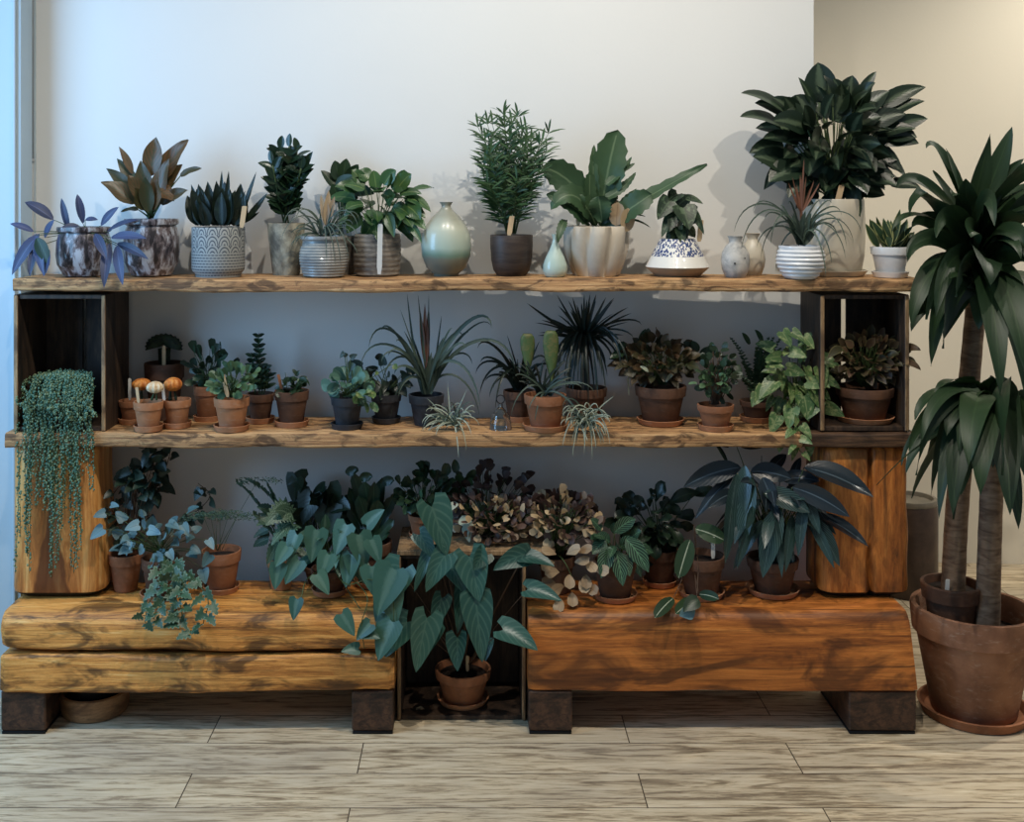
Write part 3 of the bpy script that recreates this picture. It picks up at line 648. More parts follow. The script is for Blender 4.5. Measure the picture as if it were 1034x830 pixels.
frond([(606,228,0),(650,200,-.05),(714,166,-.05)],20,(.45,.8)); frond([(606,230,0),(635,212,-.06),(658,196,-.06)],26,(.8,.5)); frond([(616,220,0),(630,205,-.03),(643,190,-.03)],9,'lance')
frond([(598,226,0),(594,200,-.03),(596,174,-.03)],14,'obov'); frond([(572,222,-.04),(566,226,-.08),(563,246,-.09)],9,'lance'); frond([(590,226,-.02),(585,205,-.04),(584,196,-.04)],12,'obov'); frond([(608,224,-.03),(606,205,-.05),(604,198,-.05)],22,'round')
for q in ((622,216,-.04),(632,222,-.05),(618,212,.0)): p.leaf('creamleaf',(q[0],q[1]+12,q[2]),(q[0]+2,q[1]-12,q[2]),16,'round',arch=0)
p.leaf('dark',(634,218,-.02),(652,219,-.02),3,'strap'); p.leaf('dark',(634,222,-.02),(657,230,-.02),3,'strap')
p.label(584,204,228,4,-2,-.03); p.done({'creamleaf':'shield_frond'})
p=Plant('potted_hoya','white cone-shaped pot speckled blue with a small dark leafy plant',684,3.39,ZT,GT).pot(64,241,'cone','bluespeck',0)
p.leaves('hoya',(684,244),[(664,222,-.05,20,676,203),(696,232,-.07,26,690,210),(676,206,-.02,20,684,196),(698,198,-.02,20,684,208),(710,206,-.02,12,694,200),(711,237,-.04,9,700,214),(676,234,-.05,14,682,216),(668,240,-.04,12,678,218),(690,250,-.06,12,686,230),(668,204,-.02,18,684,212),(690,196,0,16,688,210)],'heart',arch=.1,lobe=.15)
p.bush('hoya',(684,244),(684,222),(16,16,.03),16,14,13,'ovate',droop=.4); p.label(706,222,244,5,2,-.02); p.done()
vz=vase('small grey two-tone vase with a dark spot, front of the pair of small vases',742.5,3.35,29,[(.6,0),(.7,.02),(.92,.2),(1,.4),(.93,.58),(.66,.76),(.42,.84),(.4,.88),(.52,.985),(.56,1),(.46,1),(.3,.88)],.123,'greyclay')
vz['_w']=list(vz.location)
for q,rr in ((W(751,261,3.318),.0055),(W(742,266,3.309),.0028)):
    b=MB(); b.ball(q,rr,10,1,6); b.build('dark_spot',M['rubber'],vz)
vase('small pale vase standing half behind the grey two-tone vase',760,3.445,25,[(.6,0),(.7,.02),(.92,.2),(1,.36),(.9,.58),(.62,.76),(.42,.84),(.4,.88),(.6,.985),(.64,1),(.5,1),(.3,.88)],.128,'creamglz')
p=Plant('potted_air_plant','white ringed bowl with long arching thin leaves and a rust flower spike',808.5,3.315,ZT,GT).pot(48,248,'ringbowl','white',0)
for (x,y,a) in ((741,235,.5),(748,255,.75),(764,250,.5),(772,222,.35),(783,275,.7),(778,248,.8),(855,250,.8),(854,262,.7),(862,246,.55),(870,236,.5),(840,268,.8),(828,204,.2),(840,206,.3),(788,208,.2),(796,206,.25),(834,280,.7),(760,214,.35),(850,218,.4),(768,262,.8),(846,240,.6)):
    p.leaf('air',(809+rng(-4,4),247,0),(x,y,rng(-.1,.06)),3.6,'grass',arch=a,n=14,fold=.3)
for i in range(26): p.leaf('air',(809+rng(-4,4),248,rng(-.01,.01)),(809+rng(-24,24),rng(212,234),rng(-.04,.03)),5,'lance',arch=.1,fold=.3)
for (x,y) in ((812,160),(804,186),(800,178),(818,190),(822,182),(808,176),(814,178),(803,198),(828,184),(796,184)): p.leaf('rust',(809,214 if y>165 else 200,-.01),(x,y,-.01),4,'grass',arch=-.1,fold=.3)
p.leaf('rust',(809,225,-.01),(809,180,-.01),3.5,'lance',arch=0)
p.done({'rust':'flower_spike'})
p=Plant('potted_aglaonema','big dark leafy plant in a tall cream cylinder pot, tallest on the top shelf',841,3.455,ZT,GT).pot(63,201,'tall','creamglz',1.12)
AG=[(748,94,-.03,30,790,112),(747,118,-.05,32,788,128),(826,63,0,32,830,104),(861,76,-.02,26,854,112),(806,78,-.02,10,822,108),(935,88,-.02,18,888,108),(934,102,-.03,16,892,118),(937,120,-.05,18,898,132),(760,158,-.06,28,800,170),(776,184,-.09,30,808,170),(928,145,-.06,20,886,140),(898,92,-.02,22,868,118),(780,98,0,20,812,124),(885,72,0,12,866,104),(915,115,-.05,22,874,128),(925,130,-.06,18,884,136),(770,140,-.08,22,806,144),(762,104,0,22,800,118),(895,170,-.06,20,866,160),(906,188,-.08,16,880,180),(930,190,-.05,14,898,186),(780,122,-.1,26,815,130),(876,196,-.1,22,860,176),(796,200,-.1,20,812,178),(890,118,-.05,22,862,130),(850,92,-.05,26,846,124)]
p.leaves('aglao',(841,200),AG,'ovate',arch=.14,fold=.25,stemr=.003)
p.bush('aglao',(841,200),(842,140),(52,40,.09),80,36,22,'ovate',droop=.35,fold=.25,stemr=.0028)
p.bush('aglao',(841,200),(842,176),(34,22,.06),34,30,20,'ovate',droop=.1,fold=.25,stemr=.0028)
p.label(846,187,203,6,4,-.07); p.done()
p=Plant('potted_snake_plant','small white pot with yellow-edged pointed leaves, right end of the top shelf',899,3.37,ZT,GT).pot(39,249,'terra','white',.98)
for i in range(20):
    a=rng(-1,1); p.leaf('striped',(899+a*12,250,rng(-.03,.03)),(899+a*24+rng(-3,3),rng(218,236),rng(-.05,.03)),9,'lance',arch=-.05,fold=.3)
for (x,y) in ((909,211),(880,222),(922,228),(892,220),(916,222)): p.leaf('striped',(899,248,-.02),(x,y,-.03),9,'lance',arch=-.1,fold=.3)
p.done()
# ---- MIDDLE SHELF
p=Plant('potted_string_of_pearls','pot in the left crate hidden by long trailing strands of green beads',64,3.40,ZM+.014,GM).pot(56,397,'terra','terraD',0)
SP=p.mb('pearl')
for i in range(130):
    a=rng(-1,1); x0=64+a*30; ln=rng(.3,1)
    ye=430+ln*95*(1-.25*abs(a+.2))
    if i%4==0: x0=(27,36,55,60,77,79)[i//4%6]+rng(-3,3); ye=rng(520,592)
    if i>84: ye=rng(388,428)
    xx=x0+rng(-5,5)-(4 if x0<50 else 0); fr=-.10-.01*rng(0,1.5)
    th=rng(-.05,.03)
    P=catmull([p.P((64+a*20,380+rng(-3,3),th)),p.P((x0,384+rng(-3,4),-.06)),p.P((x0-2-6*(a<0),410,-.09)),p.P((xx-4*(a<0),(ye+410)/2,fr-.025)),p.P((xx+rng(-4,4)-6*(a<0),ye,fr-.03))],8)
    p.S.tube(P,.0007,4)
    acc=0
    for k in range(1,len(P)):
        q=P[k]; sg=(P[k]-P[k-1]).length; m=max(1,int(sg/.0068))
        for e in range(m):
            c=P[k-1].lerp(q,e/m)+V((R.gauss(0,.0026),R.gauss(0,.0026),R.gauss(0,.0015)))
            SP.ball(c,rng(.0022,.0036),5,1.15,3)
for i in range(260):
    a=R.random()*2*PI; rr=.085*math.sqrt(R.random()); c=p.P((64,379,0)); c.x+=rr*math.cos(a); c.y+=rr*.8*math.sin(a); c.z+=.012*(1-rr/.085)+R.gauss(0,.003); SP.ball(c,rng(.003,.0045),5,1.15,3)
p.done({'pearl':'bead_leaves'})
def cactusball(p,mat,px,py,w,h,dd=0,lumps=1):
    b=MB(); c=p.P((px,py,dd)); r=w/2*p.D/F; hh=h/2*p.D/F
    rs=[]
    for i in range(13):
        a=-PI/2+PI*i/12; rr=max(math.cos(a),.03)*r
        rs.append([c+V((rr*(1+.1*math.cos(9*t)+.05*MN.noise(V((t*2,i*.5,px))))*math.cos(t),rr*(1+.1*math.cos(9*t))*math.sin(t),hh*math.sin(a))) for t in [2*PI*j/54 for j in range(54)]])
    b.rings(rs); b.build('cactus_head',M[mat],p.root)
p=Plant('potted_cactus','small terracotta pot with an orange cactus, leftmost and set back',133.5,3.428,ZM,GM).pot(27,404,'terra','terra',1.1)
p.stem((143,404,-.02),(143,394,-.02),.005,0); cactusball(p,'orange',143,388,18,12,-.03); p.label(131,382,404,3,0,-.02,'white_label'); p.smat=M['cactusD']; p.done()
p=Plant('potted_cactus','smallest front terracotta pot with a pale cream cactus',150,3.318,ZM,GM).pot(30,405,'terra','terraL',1.04)
p.stem((153,404),(156,396),.004,0); p.stem((158,404),(158,396),.003,0); cactusball(p,'palecactus',156.5,391,16,12); p.label(140,391,407,3,-2,-.02,'wood_label'); p.done()
p=Plant('potted_cactus','small terracotta pot with an orange cactus, right of the pale one',179,3.366,ZM,GM).pot(28,403,'terra','terraL',1.08)
p.stem((172,404),(172,394),.006,0); p.stem((178,404),(176,394),.004,0); cactusball(p,'orange',175,388,17,14); p.label(166,388,405,3,-2,-.02,'white_label'); p.smat=M['cactusD']; p.done()
p=Plant('potted_crested_cactus','terracotta pot with a dark fan-shaped crested cactus, behind the small cacti',166,3.494,ZM,GM).pot(40,366,'terra','terraD',0)
b=MB(); rs=[]
n=40
for i in range(n+1):
    a=-.25+ (PI+.5)*i/n
    c=p.P((165.5,349,0)); s_=1+.05*math.sin(i*2.1)
    ex=.056*math.cos(a)*s_; ez=.040*math.sin(a)*s_-.004
    rs.append([c+V((ex*k,th,ez*k)) for k,th in ((.12,.016),(.9,.014),(1.02,0),(.9,-.014),(.12,-.016))])
b.rings(rs,True); b.build('cactus_head',M['cactusD'],p.root)
b=MB(); b.tube([p.P((166,370)),p.P((166,352))],[.017,.02],10); b.build('cactus_stem',M['cactusD'],p.root)
p.label(165.5,349,371,3.5,0,-.03); p.done()
p=Plant('potted_jade_plant','narrow terracotta pot with dark oval leaves, behind the pale succulent',209,3.465,ZM,GM).pot(27,389,'terra','terra',1.05)
p.bush('jadeD',(209,390),(212,370),(24,20,.05),44,13,8,'obov',droop=-.2,fold=.1); p.done()
p=Plant('potted_succulent','front terracotta pot with pale green succulent leaves and a pale label',234,3.325,ZM,GM).pot(36,401,'terra','terraL',1.06)
p.bush('jade',(234,401),(236,385),(22,13,.05),60,12,6.5,'obov',droop=-.15,fold=.1); p.label(230,378,401,4,-5,-.03); p.done()
p=Plant('potted_stacked_succulent','dark terracotta pot with a tall stacked-leaf succulent',263,3.44,ZM,GM).pot(28,397,'terra','terraD',1.1)
for (x0,y0,x1,y1) in ((262,398,261,340),(264,398,268,372),(258,398,254,360),(266,398,272,380)):
    P=[p.P((x0,y0)),p.P(((x0+x1)/2,(y0+y1)/2)),p.P((x1,y1))]; p.S.tube(P,.002,5); m=int((y0-y1)/5)
    for i in range(m):
        q=bez(P,(i+1)/m)
        for k in range(4):
            a=k*PI/2+i*.8; d=V((math.cos(a),math.sin(a),.45)); l=.034*(1-.5*i/m); p.leafW('jadeD',q,q+d*l,.014,'ovate',arch=.1,n=5)
p.done()
p=Plant('potted_dumpling_cactus','terracotta pot with a low round green plant and thin sprouts',294.5,3.39,ZM,GM).pot(35,394,'terra','terraD',1.05)
p.bush('dark',(294,395),(294,390),(11,7,.03),30,10,10,'round',droop=.3,stem=False,cup=.4)
p.stem((296,394),(299,374),.0012); p.stem((290,394),(288,376),.0014)
p.leaf('dark',(299,380),(303,374),4); p.leaf('dark',(299,378),(295,373),4); p.leaf('jade',(300,384),(309,388),5,'ovate'); p.leaf('dark',(308,383),(313,390,-.03),2,'ovate'); p.label(285,378,396,3,-4,-.01,'terra'); p.done()
p=Plant('potted_begonia','black pot with mint green rounded leaves, left of the two black pots',350.5,3.35,ZM,GM).pot(33,400,'terra','blackpot',1.05)
p.bush('bluegreen',(350,400),(353,389),(20,12,.05),34,12,12,'round',droop=.2,lobe=.1)
p.leaves('ivydark',(352,398),[(343,362,0,6,348,356),(353,376,0,9,356,366),(361,358,0,7,354,362),(346,356,0,5,350,360)],'heart',arch=.1); p.vine('varieg',[(352,398),(372,384,-.02),(395,368,-.03)],8,6,'ovate',.03); p.bush('varieg',(352,400),(370,400),(8,10,.02),9,10,9,'round',droop=.4,dd0=-.04); p.done()
p=Plant('potted_heart_leaf_plant','black pot with dark heart-shaped leaves, right of the two small black pots',390,3.44,ZM,GM).pot(31,397,'terra','blackpot',1.0)
p.bush('ivydark',(390,397),(386,380),(28,17,.04),34,12,11,'heart',droop=.5,lobe=.1); p.done()
p=Plant('potted_spiky_air_plant','dark grey pot with a big spider of long arching slate leaves and reddish spike',430.5,3.40,ZM,GM).pot(36,398,'terra','blackpot',0)
for (x,y,a,w) in ((385,334,.3,5),(364,370,.5,5),(384,398,.9,4),(372,352,.55,5),(395,420,.75,4),(408,334,.1,5),(404,312,0,4),(411,296,-.2,5),(422,297,0,4),(433,297,0,4),(446,318,-.05,4),(457,332,.15,5),(467,340,.3,5),(497,330,.35,8),(497,332,.3,4),(477,368,.45,6),(520,372,.5,7),(485,412,.7,6),(473,336,.15,7),(400,345,.2,6),(392,360,.35,6),(410,352,.15,6),(398,378,.35,6),(448,340,.1,7),(402,402,.6,5),(385,366,.4,6),(470,350,.25,7),(414,334,.05,5),(484,420,.6,5)):
    p.leaf('air',(431+rng(-5,5),396,0),(x,y,rng(-.10,.03)),w,'grass',arch=a,fold=.35,n=14)
for i in range(12): p.leaf('air',(431+rng(-4,4),398,0),(431+rng(-22,22),rng(346,372),rng(-.05,.03)),8,'grass',arch=.05,fold=.35)
for (x,y) in ((424,312),(429,306),(433,310),(428,330),(432,322),(426,322)): p.leaf('rust',(430,372,-.01),(x,y,-.01),5,'lance',arch=0,fold=.3)
p.done({'rust':'flower_spike'})
def airtuft(name,label,px,py,D,z,n,spec,key2=None):
    c=V(((px-HX)*D/F,D,z)); q=Plant(name,label,px,D,z,'loose air plants on the middle shelf','air plant'); 
    for (bx,by,x,y,a) in spec: q.leaf('airpale',(bx,by,0),(x,y,-.05 if y>430 else rng(-.05,.01)),2.6,'grass',arch=a,fold=.3,n=14)
    return q
q=airtuft('air_plant','loose pale green air plant lying on the board before the dark grey pot',455,420,3.315,ZM,0,[(455,430,452,388,.1),(455,430,472,392,0),(455,430,431,402,.1),(455,430,426,428,.4),(455,430,427,436,.3),(458,430,471,456,.55),(458,430,463,462,.35),(455,430,484,430,.4),(455,430,480,418,.3),(455,430,430,416,.3),(455,430,476,440,.5),(455,430,440,440,.4)])
for i in range(60): q.leaf('airpale' if i%2 else 'air',(455+rng(-10,10),430,rng(-.02,.02)),(455+rng(-30,30),rng(408,438),rng(-.05,.02)),2.4,'grass',arch=rng(.1,.5),n=8,fold=.3)
q.done()
q=airtuft('air_plant','silvery tangled air plant drooping over the middle board edge, beside the pad cactus',592,425,3.305,ZM,0,[(590,425,568,452,.5),(592,425,578,463,.5),(594,425,598,464,.5),(596,425,616,450,.6),(596,425,612,440,.4),(594,425,590,458,.45),(596,422,620,400,.1),(590,425,602,455,.5)])
for i in range(60): q.leaf('airpale' if i%3 else 'air',(592+rng(-12,10),431+rng(-3,3),rng(-.02,.01)),(592+rng(-26,26),rng(414,452),rng(-.07,-.03)),2.6,'grass',arch=rng(.2,.7),n=9,fold=.3)
q.done()
# glass bell
c=W(505.5,430,3.34); c.z=ZM; r=thing('glass_bell','small clear glass bell ornament with a ring handle between the air plants','ornament',c)
lathe_obj('bell',M['glass'],r,c,[(.032,0),(.033,.002),(.031,.02),(.026,.04),(.014,.056),(.006,.064),(.006,.074),(.004,.074),(.0045,.064),(.012,.055),(.024,.039),(.029,.02),(.031,.001)],28)
b=MB(); b.tube([c+V((.012*math.cos(a),0,.087+.012*math.sin(a))) for a in [2*PI*i/20 for i in range(21)]],.0016,6); b.build('ring_handle',M['metal'],r)
p=Plant('potted_air_plant','dark terracotta pot with thin arching dark leaves, left behind the pad cactus',524,3.465,ZM,GM).pot(32,394,'terra','terraD',1.0)
for (x,y,a) in ((482,352,.3),(485,366,.3),(490,385,.3),(494,402,.6),(500,414,.7),(497,350,.15),(512,338,0),(540,350,.1),(552,366,.3),(560,376,.4),(505,356,.1),(530,352,0),(480,378,.45),(484,400,.7),(545,344,.1),(498,392,.5)):
    p.leaf('pony',(524+rng(-4,4),392),(x,y,rng(-.12,0)),5,'grass',arch=a,n=12,fold=.3)
for i in range(24): p.leaf('pony',(524+rng(-5,5),394),(524+rng(-28,28),rng(356,384),rng(-.1,0)),5,'grass',arch=.2,n=8)
p.done()
p=Plant('potted_pad_cactus','bright terracotta pot with two upright green cactus pads',550.5,3.335,ZM,GM).pot(43,398,'terra','terra',1.12)
def pad(px,yt,yb,w,dd):
    b=MB(); rs=[]
    a=p.P((px,yb,dd)); t=p.P((px-1,yt,dd)); k=p.D/F
    for i in range(15):
        u=i/14; c=a.lerp(t,u); wd=max(prof(u,1.0,.28)*w/2*k,.004 if i else .006) 
        if i==14: wd=w*.28*k
        rs.append([c+V((wd*math.cos(q),.009*math.sin(q),0)) for q in [2*PI*j/16 for j in range(16)]])
    b.rings(rs); b.build('cactus_pad',L['cactus'],p.root)
pad(533.5,337,378,15,0.02); pad(557,334,388,16,0)
for i in range(30): p.leaf('pony',(550+rng(-8,8),400,0),(550+rng(-30,30),rng(362,392),rng(-.06,.03)),4,'grass',arch=.15,n=8)
for (x,y,a) in ((516,420,.5),(534,414,.3),(540,426,.3),(584,420,.3),(572,386,.2),(588,392,.2),(520,380,.2),(600,396,.25),(588,428,.3)): p.leaf('air',(550,398,-.02),(x,y,-.07),3,'grass',arch=a,n=10)
p.done()
p=Plant('potted_ponytail_plant','dark terracotta pot with a tall mop of long dark straplike leaves',592,3.475,ZM,GM).pot(42,391,'terra','terraD',.9)
b=MB(); b.tube([p.P((592,395)),p.P((591,340))],[.012,.009],8); b.build('trunk',M['cane'],p.root)
for (x,y,a,w) in ((532,306,-.05,7),(562,297,-.05,5),(590,297,0,5),(596,296,0,5),(620,302,0,5),(638,316,.1,5),(648,328,.2,5),(640,342,.2,5),(540,326,.1,5),(544,336,.1,5),(570,318,-.1,5),(612,300,0,6),(602,297,0,7),(578,300,0,5)):
    p.leaf('pony',(590,344),(x,y,rng(-.12,-.0)),w,'grass',arch=a,n=10,fold=.35)
for i in range(90):
    a=rng(-1,1); up=R.random()<.35
    if up: p.leaf('pony',(590,344),(590+a*48,rng(300,340),rng(-.12,.04)),5,'grass',arch=.1,n=8,fold=.35)
    else: p.leaf('pony',(590,346),(592+a*44,rng(370,412)-abs(a)*20,rng(-.13,.0)),5,'grass',arch=rng(.35,.6),n=10,fold=.35)
p.smat=M['stembrown']; p.done()
p=Plant('potted_croton','wide aged terracotta pot with rusty green wavy leaves',667,3.42,ZM,GM).pot(52,389,'terra','terraD',.96)
p.bush('rusty',(667,388),(662,364),(38,20,.07),140,14,9,(.6,1.0),droop=.15,wave=.08,fold=.2)
p.leaves('dark',(667,388),[(652,332,0,9,648,348),(616,362,-.03,10,630,356),(622,356,-.02,9,632,346),(690,345,0,11,700,356),(698,344,0,10,704,356),(718,350,0,10,708,362),(710,365,0,8,700,360),(640,345,0,9,646,356)],'ovate',arch=.1)
p.leaf('airpale',(672,386,-.06),(684,374,-.06),4,'lance'); p.leaf('airpale',(655,376,-.06),(646,370,-.06),4,'lance'); p.leaf('airpale',(634,381,-.02),(635,400,-.02),3,'grass',arch=.1); p.done()
p=Plant('potted_peperomia','small terracotta pot with fine grey-green leaves, right of the rusty plant',722.5,3.33,ZM,GM).pot(37,408,'terra','terra',1.02)
p.bush('jadeD',(722,408),(724,376),(19,24,.05),90,9,7,'round',droop=.3,cup=.2); p.bush('jade',(722,408),(722,384),(18,16,.05),24,8,6,'round',droop=.3,dd0=-.02); p.smat=M['stembrown']; p.done()
p=Plant('potted_fern','dark terracotta pot with feathery fern fronds, behind the variegated plant',764,3.46,ZM,GM).pot(34,404,'terra','terraD',1.05)
for i in range(20):
    a=rng(-1,1); x=764+a*30; y=rng(338,385); P=[p.P((764,404)),p.P((764+a*10,(404+y)/2-12)),p.P((x,y,rng(-.08,.02)))]; pts=[bez(P,k/10) for k in range(11)]; p.S.tube(pts,.001,4)
    for k in range(2,11):
        for sd in(-1,1):
            for e in(0,.5):
                q=pts[k-1].lerp(pts[k],e); l=.02*(1.15-k/11); p.leafW('fern',q,q+V((sd*l,rng(-.4,.2)*l,rng(-.1,.6)*l)),.007,'ovate',n=4)
for (x,y) in ((753,336),(766,333),(778,344)): p.leaf('fern',(x+4,y+12),(x-4,y,-.02),5,'ovate')
p.done()
p=Plant('potted_arrowhead_plant','dark terracotta pot overflowing with cream-speckled pointed leaves down past the board',803,3.42,ZM,GM).pot(36,406,'terra','terraD',.95)
def hl(key,x,y,sz,ang,dd,sh='heart',lobe=.18,wr=.75):
    a=math.radians(ang); p.leaf(key,(x,y,dd),(x+math.cos(a)*sz,y+math.sin(a)*sz,dd-.015),sz*wr,sh,arch=.08,lobe=lobe,fold=.18,n=9)
p.bush('varieg',(803,406),(802,376),(30,34,.05),60,17,12,'heart',droop=.7,lobe=.15,dd0=-.04)
for (x,y,s_,an) in ((790,335,18,60),(800,335,16,40),(812,340,16,50),(775,368,18,10),(772,392,20,120),(764,398,14,110),(782,385,24,130),(795,372,20,20),(812,400,26,80),(800,412,22,100),(822,395,20,70),(834,410,22,30),(828,372,22,80),(815,385,20,20),(785,420,20,110),(790,440,18,100),(808,432,24,70),(803,446,20,100),(815,440,22,80),(798,355,18,20),(826,405,22,120),(788,360,16,170)): hl('varieg',x,y,s_,an,-.10)
p.vine('varieg',[(803,404,-.03),(806,420,-.12),(803,440,-.14),(808,456,-.14)],14,10,'heart',.02,lobe=.15); p.done()
p=Plant('potted_coleus','wide dark terracotta pot with bronze leaves inside the right crate',873,3.39,ZM+.014,GM).pot(58,390,'terra','terraD',1.04)
p.bush('coleus',(873,390),(878,363),(36,22,.06),150,13,9,(.6,1.0),droop=.25,fold=.2)
p.leaves('coleus',(880,385),[(930,354,-.10,9,912,352),(930,374,-.12,10,912,366),(836,362,-.10,9,850,352),(912,370,-.08,10,896,366)],'ovate'); p.done()
# ---- LOWER BENCH
def bench(name,label,px,D): return Plant(name,label,px,D,ZB+.001,GB)
p=bench('potted_climbing_vine','terracotta pot with a tall tangle of dark heart leaves beside the left stump',127,3.385).pot(34,558,'terra','terra',0)
for path in ([(130,556),(118,520,0),(138,480,0),(150,456,-.02),(140,452,-.03)],[(130,556),(150,520,.02),(165,480,.02),(172,452,0),(160,450,-.02)],[(128,556),(128,500,.02),(150,470,.02),(168,465,0)],[(132,556),(175,530,.03),(200,515,.02),(212,500,0),(200,488,-.02)],[(130,556),(120,530),(112,505,-.02),(130,480,0)]): p.vine('ivydark',path,12,11,'heart',.022,lobe=.15,spread=.8)
p.bush('ivydark',(130,556),(146,482),(24,26,.04),44,13,12,'heart',droop=.6,lobe=.15); p.smat=M['stembrown']; p.done()
p=bench('potted_pilea','terracotta pot of silvery-blue round leaves with variegated ivy trailing over the beam',162,3.32).pot(38,562,'terra','terraD',1.12)
p.bush('silverblue',(162,560),(158,540),(46,26,.05),34,12,11,'heart',droop=.1,lobe=.1,dd0=-.02)
for (x,y,an,s_) in ((106,518,160,15),(112,510,10,10),(104,534,140,20),(140,530,160,18),(150,535,20,16),(130,548,100,16),(190,516,-20,14),(184,530,60,16),(160,560,100,18),(212,560,120,18),(205,575,80,18),(210,545,60,14),(170,528,30,16)): hl('silverblue',x,y,s_*.85,an,-.04,'heart',.12,.8); p.stem((162,556),(x,y,-.04),.0012)
for path in ([(165,560,-.02),(175,585,-.13),(165,605,-.17),(155,625,-.18)],[(168,560,-.02),(185,590,-.14),(178,620,-.17),(195,640,-.18)],[(165,560,-.02),(160,590,-.14),(150,610,-.17),(146,628,-.18)],[(170,560,-.02),(195,585,-.13),(210,605,-.17),(205,630,-.18)],[(168,560),(180,600,-.16),(185,628,-.18)]): p.vine('ivyvar',path,12,11,'heart',.015,spread=1,lobe=.25,teeth=.28,nn=8)
p.done()
p=bench('potted_asparagus_fern','small terracotta pot with a flat wispy fern on thin stems',223.5,3.375).pot(40,555,'terra','terra',.96)
for (x,y) in ((212,517),(222,515),(232,516),(240,520),(262,482),(205,520)):
    a=(223+rng(-4,4),556,0); p.stem(a,(x,y,0),.0011,0)
    for i in range(90):
        w=22; qx=x+rng(-w,w); qy=y+rng(-1,4)+abs(qx-x)*.12; d=rng(-.05,.03)
        p.leaf('fern',(qx,qy,d),(qx+rng(-5,5),qy+rng(-2,3),d),1.3,'lance',n=2)
p.stem((218,556),(219,530),.0014,0); p.done()
p=bench('potted_ribbed_philodendron','small pot of silver-ribbed fern-like leaves and dark feathery sprays',284,3.40).pot(30,562,'terra','terraL',0)
for P_ in ([(290,560),(260,500),(238,486,-.02)],[(290,560),(290,500),(246,482)],[(290,560),(280,505),(270,490)],[(290,560),(262,520),(256,520,-.04)]):
    pts=[bez([p.P(q) for q in P_],k/16) for k in range(17)]; p.S.tube(pts,.0014,5)
    for k in range(6,17):
        for sd in(-1,1):
            for e in range(3): l=rng(.015,.035)*(1.2-.6*k/16); q=pts[k-1].lerp(pts[k],e/3); p.leafW('fern',q,q+V((sd*l*.4+l*.3,rng(-.5,.2)*l,-sd*l*.6+rng(-.3,.3)*l)),.006,'ovate',n=4)
for (bx,by,x,y,w) in ((290,515,262,515,24),(296,530,268,535,22),(300,545,276,555,18),(292,520,272,500,18)): p.leaf('calVar',(bx,by,-.04),(x+6,y+16,-.09),w,'heart',lobe=.15,n=16,teeth=.22,fold=.15)
p.bush('calVar',(286,560),(282,536),(24,28,.05),20,17,12,'heart',droop=.5,lobe=.1,teeth=.1,n_=12); p.done()
p=bench('potted_broad_leaf_plant','dark pot with large round nearly black green leaves at the back',322,3.455).pot(32,570,'terra','terraD',0)
p.leaves('broad',(322,570),[(296,508,0,26,300,482),(340,520,-.02,32,330,494),(306,530,-.04,30,316,498),(356,530,-.02,26,346,506),(290,490,0,22,308,484),(330,545,-.06,30,332,512),(362,548,-.03,24,352,520),(376,520,0,16,350,508),(372,538,-.02,14,352,520)],'heart',lobe=.15,arch=.15,stemr=.003)
p.bush('broad',(322,570),(326,520),(34,28,.03),22,24,20,'heart',droop=.6,lobe=.12,stemr=.002); p.done()
p=bench('potted_satin_pothos','terracotta pot of silvery heart-leaved pothos spilling over the left beam',333,3.355).pot(38,573,'terra','terraD',1.02)
p.bush('scind',(333,574),(336,552),(42,22,.06),16,18,12,'heart',droop=.6,lobe=.15,dd0=-.03)
for (x,y,an,s_,d) in ((320,535,100,34,-.08),(350,530,110,34,-.08),(300,540,110,28,-.08),(362,540,80,36,-.10),(370,530,-40,24,-.08),(355,560,100,34,-.10),(332,560,110,28,-.1),(302,566,120,28,-.1),(282,570,100,26,-.1),(300,605,100,22,-.18),(376,572,80,36,-.16),(356,562,90,24,-.1),(345,620,60,26,-.2),(365,638,20,20,-.2),(362,655,170,18,-.2),(320,580,60,24,-.12),(398,575,110,50,-.18),(392,588,80,44,-.18),(396,628,110,42,-.2),(375,545,70,26,-.12),(290,552,120,24,-.1),(374,630,130,22,-.2)):
    hl('scind',x,y,s_,an,d,'heart',.16,.72); 
for path in ([(335,572,-.02),(350,590,-.13),(375,585,-.17),(395,600,-.19),(398,628,-.2)],[(330,572,-.02),(310,585,-.13),(304,605,-.18)],[(340,572),(370,600,-.17),(365,630,-.2),(368,655,-.2)],[(335,572,-.02),(390,650,-.2),(402,632,-.21)]): p.S.tube(catmull([p.P(q) for q in path]),.0014,5)
p.done()
p=bench('potted_bird_nest_plant','terracotta pot with upright wavy dark leaves, left of the centre crate',376,3.43).pot(40,546,'terra','terraD',1.0)
p.leaves('dark',(376,548),[(356,476,0,12),(368,485,0,16),(378,486,-.02,12),(386,482,0,12),(352,492,0,12),(398,525,-.03,10),(398,500,0,12),(352,512,0,14),(394,538,-.03,7),(362,500,-.02,14),(340,520,0,10),(382,504,-.03,14)],'obov',arch=.02,wave=.1,fold=.2)
for (x,y) in ((352,474),(366,480),(388,484)): p.leaf('dark',(x-3,y+4),(x+10,y+2,-.02),10,'round',wave=.1)
p.done()
CT=.4935
p=Plant('potted_jade_plant','small terracotta pot with wavy green leaves on the corner of the centre crate',426,3.41,CT,GB).pot(28,519,'terra','terra',1.0)
p.bush('dark',(426,518),(429,494),(26,20,.04),60,14,10,'obov',droop=0,wave=.08); p.leaves('jade',(426,518),[(428,496,-.04,8,424,502),(400,510,-.03,8,408,506),(440,500,-.04,9,434,508),(408,520,-.04,9,412,512)],'ovate')
p.leaves('dark',(426,518),[(400,480,0,6,404,490),(430,465,0,9,430,485),(453,468,0,9,446,484),(442,474,0,9,440,492),(414,484,0,7,416,496)],'obov',wave=.1); p.done()
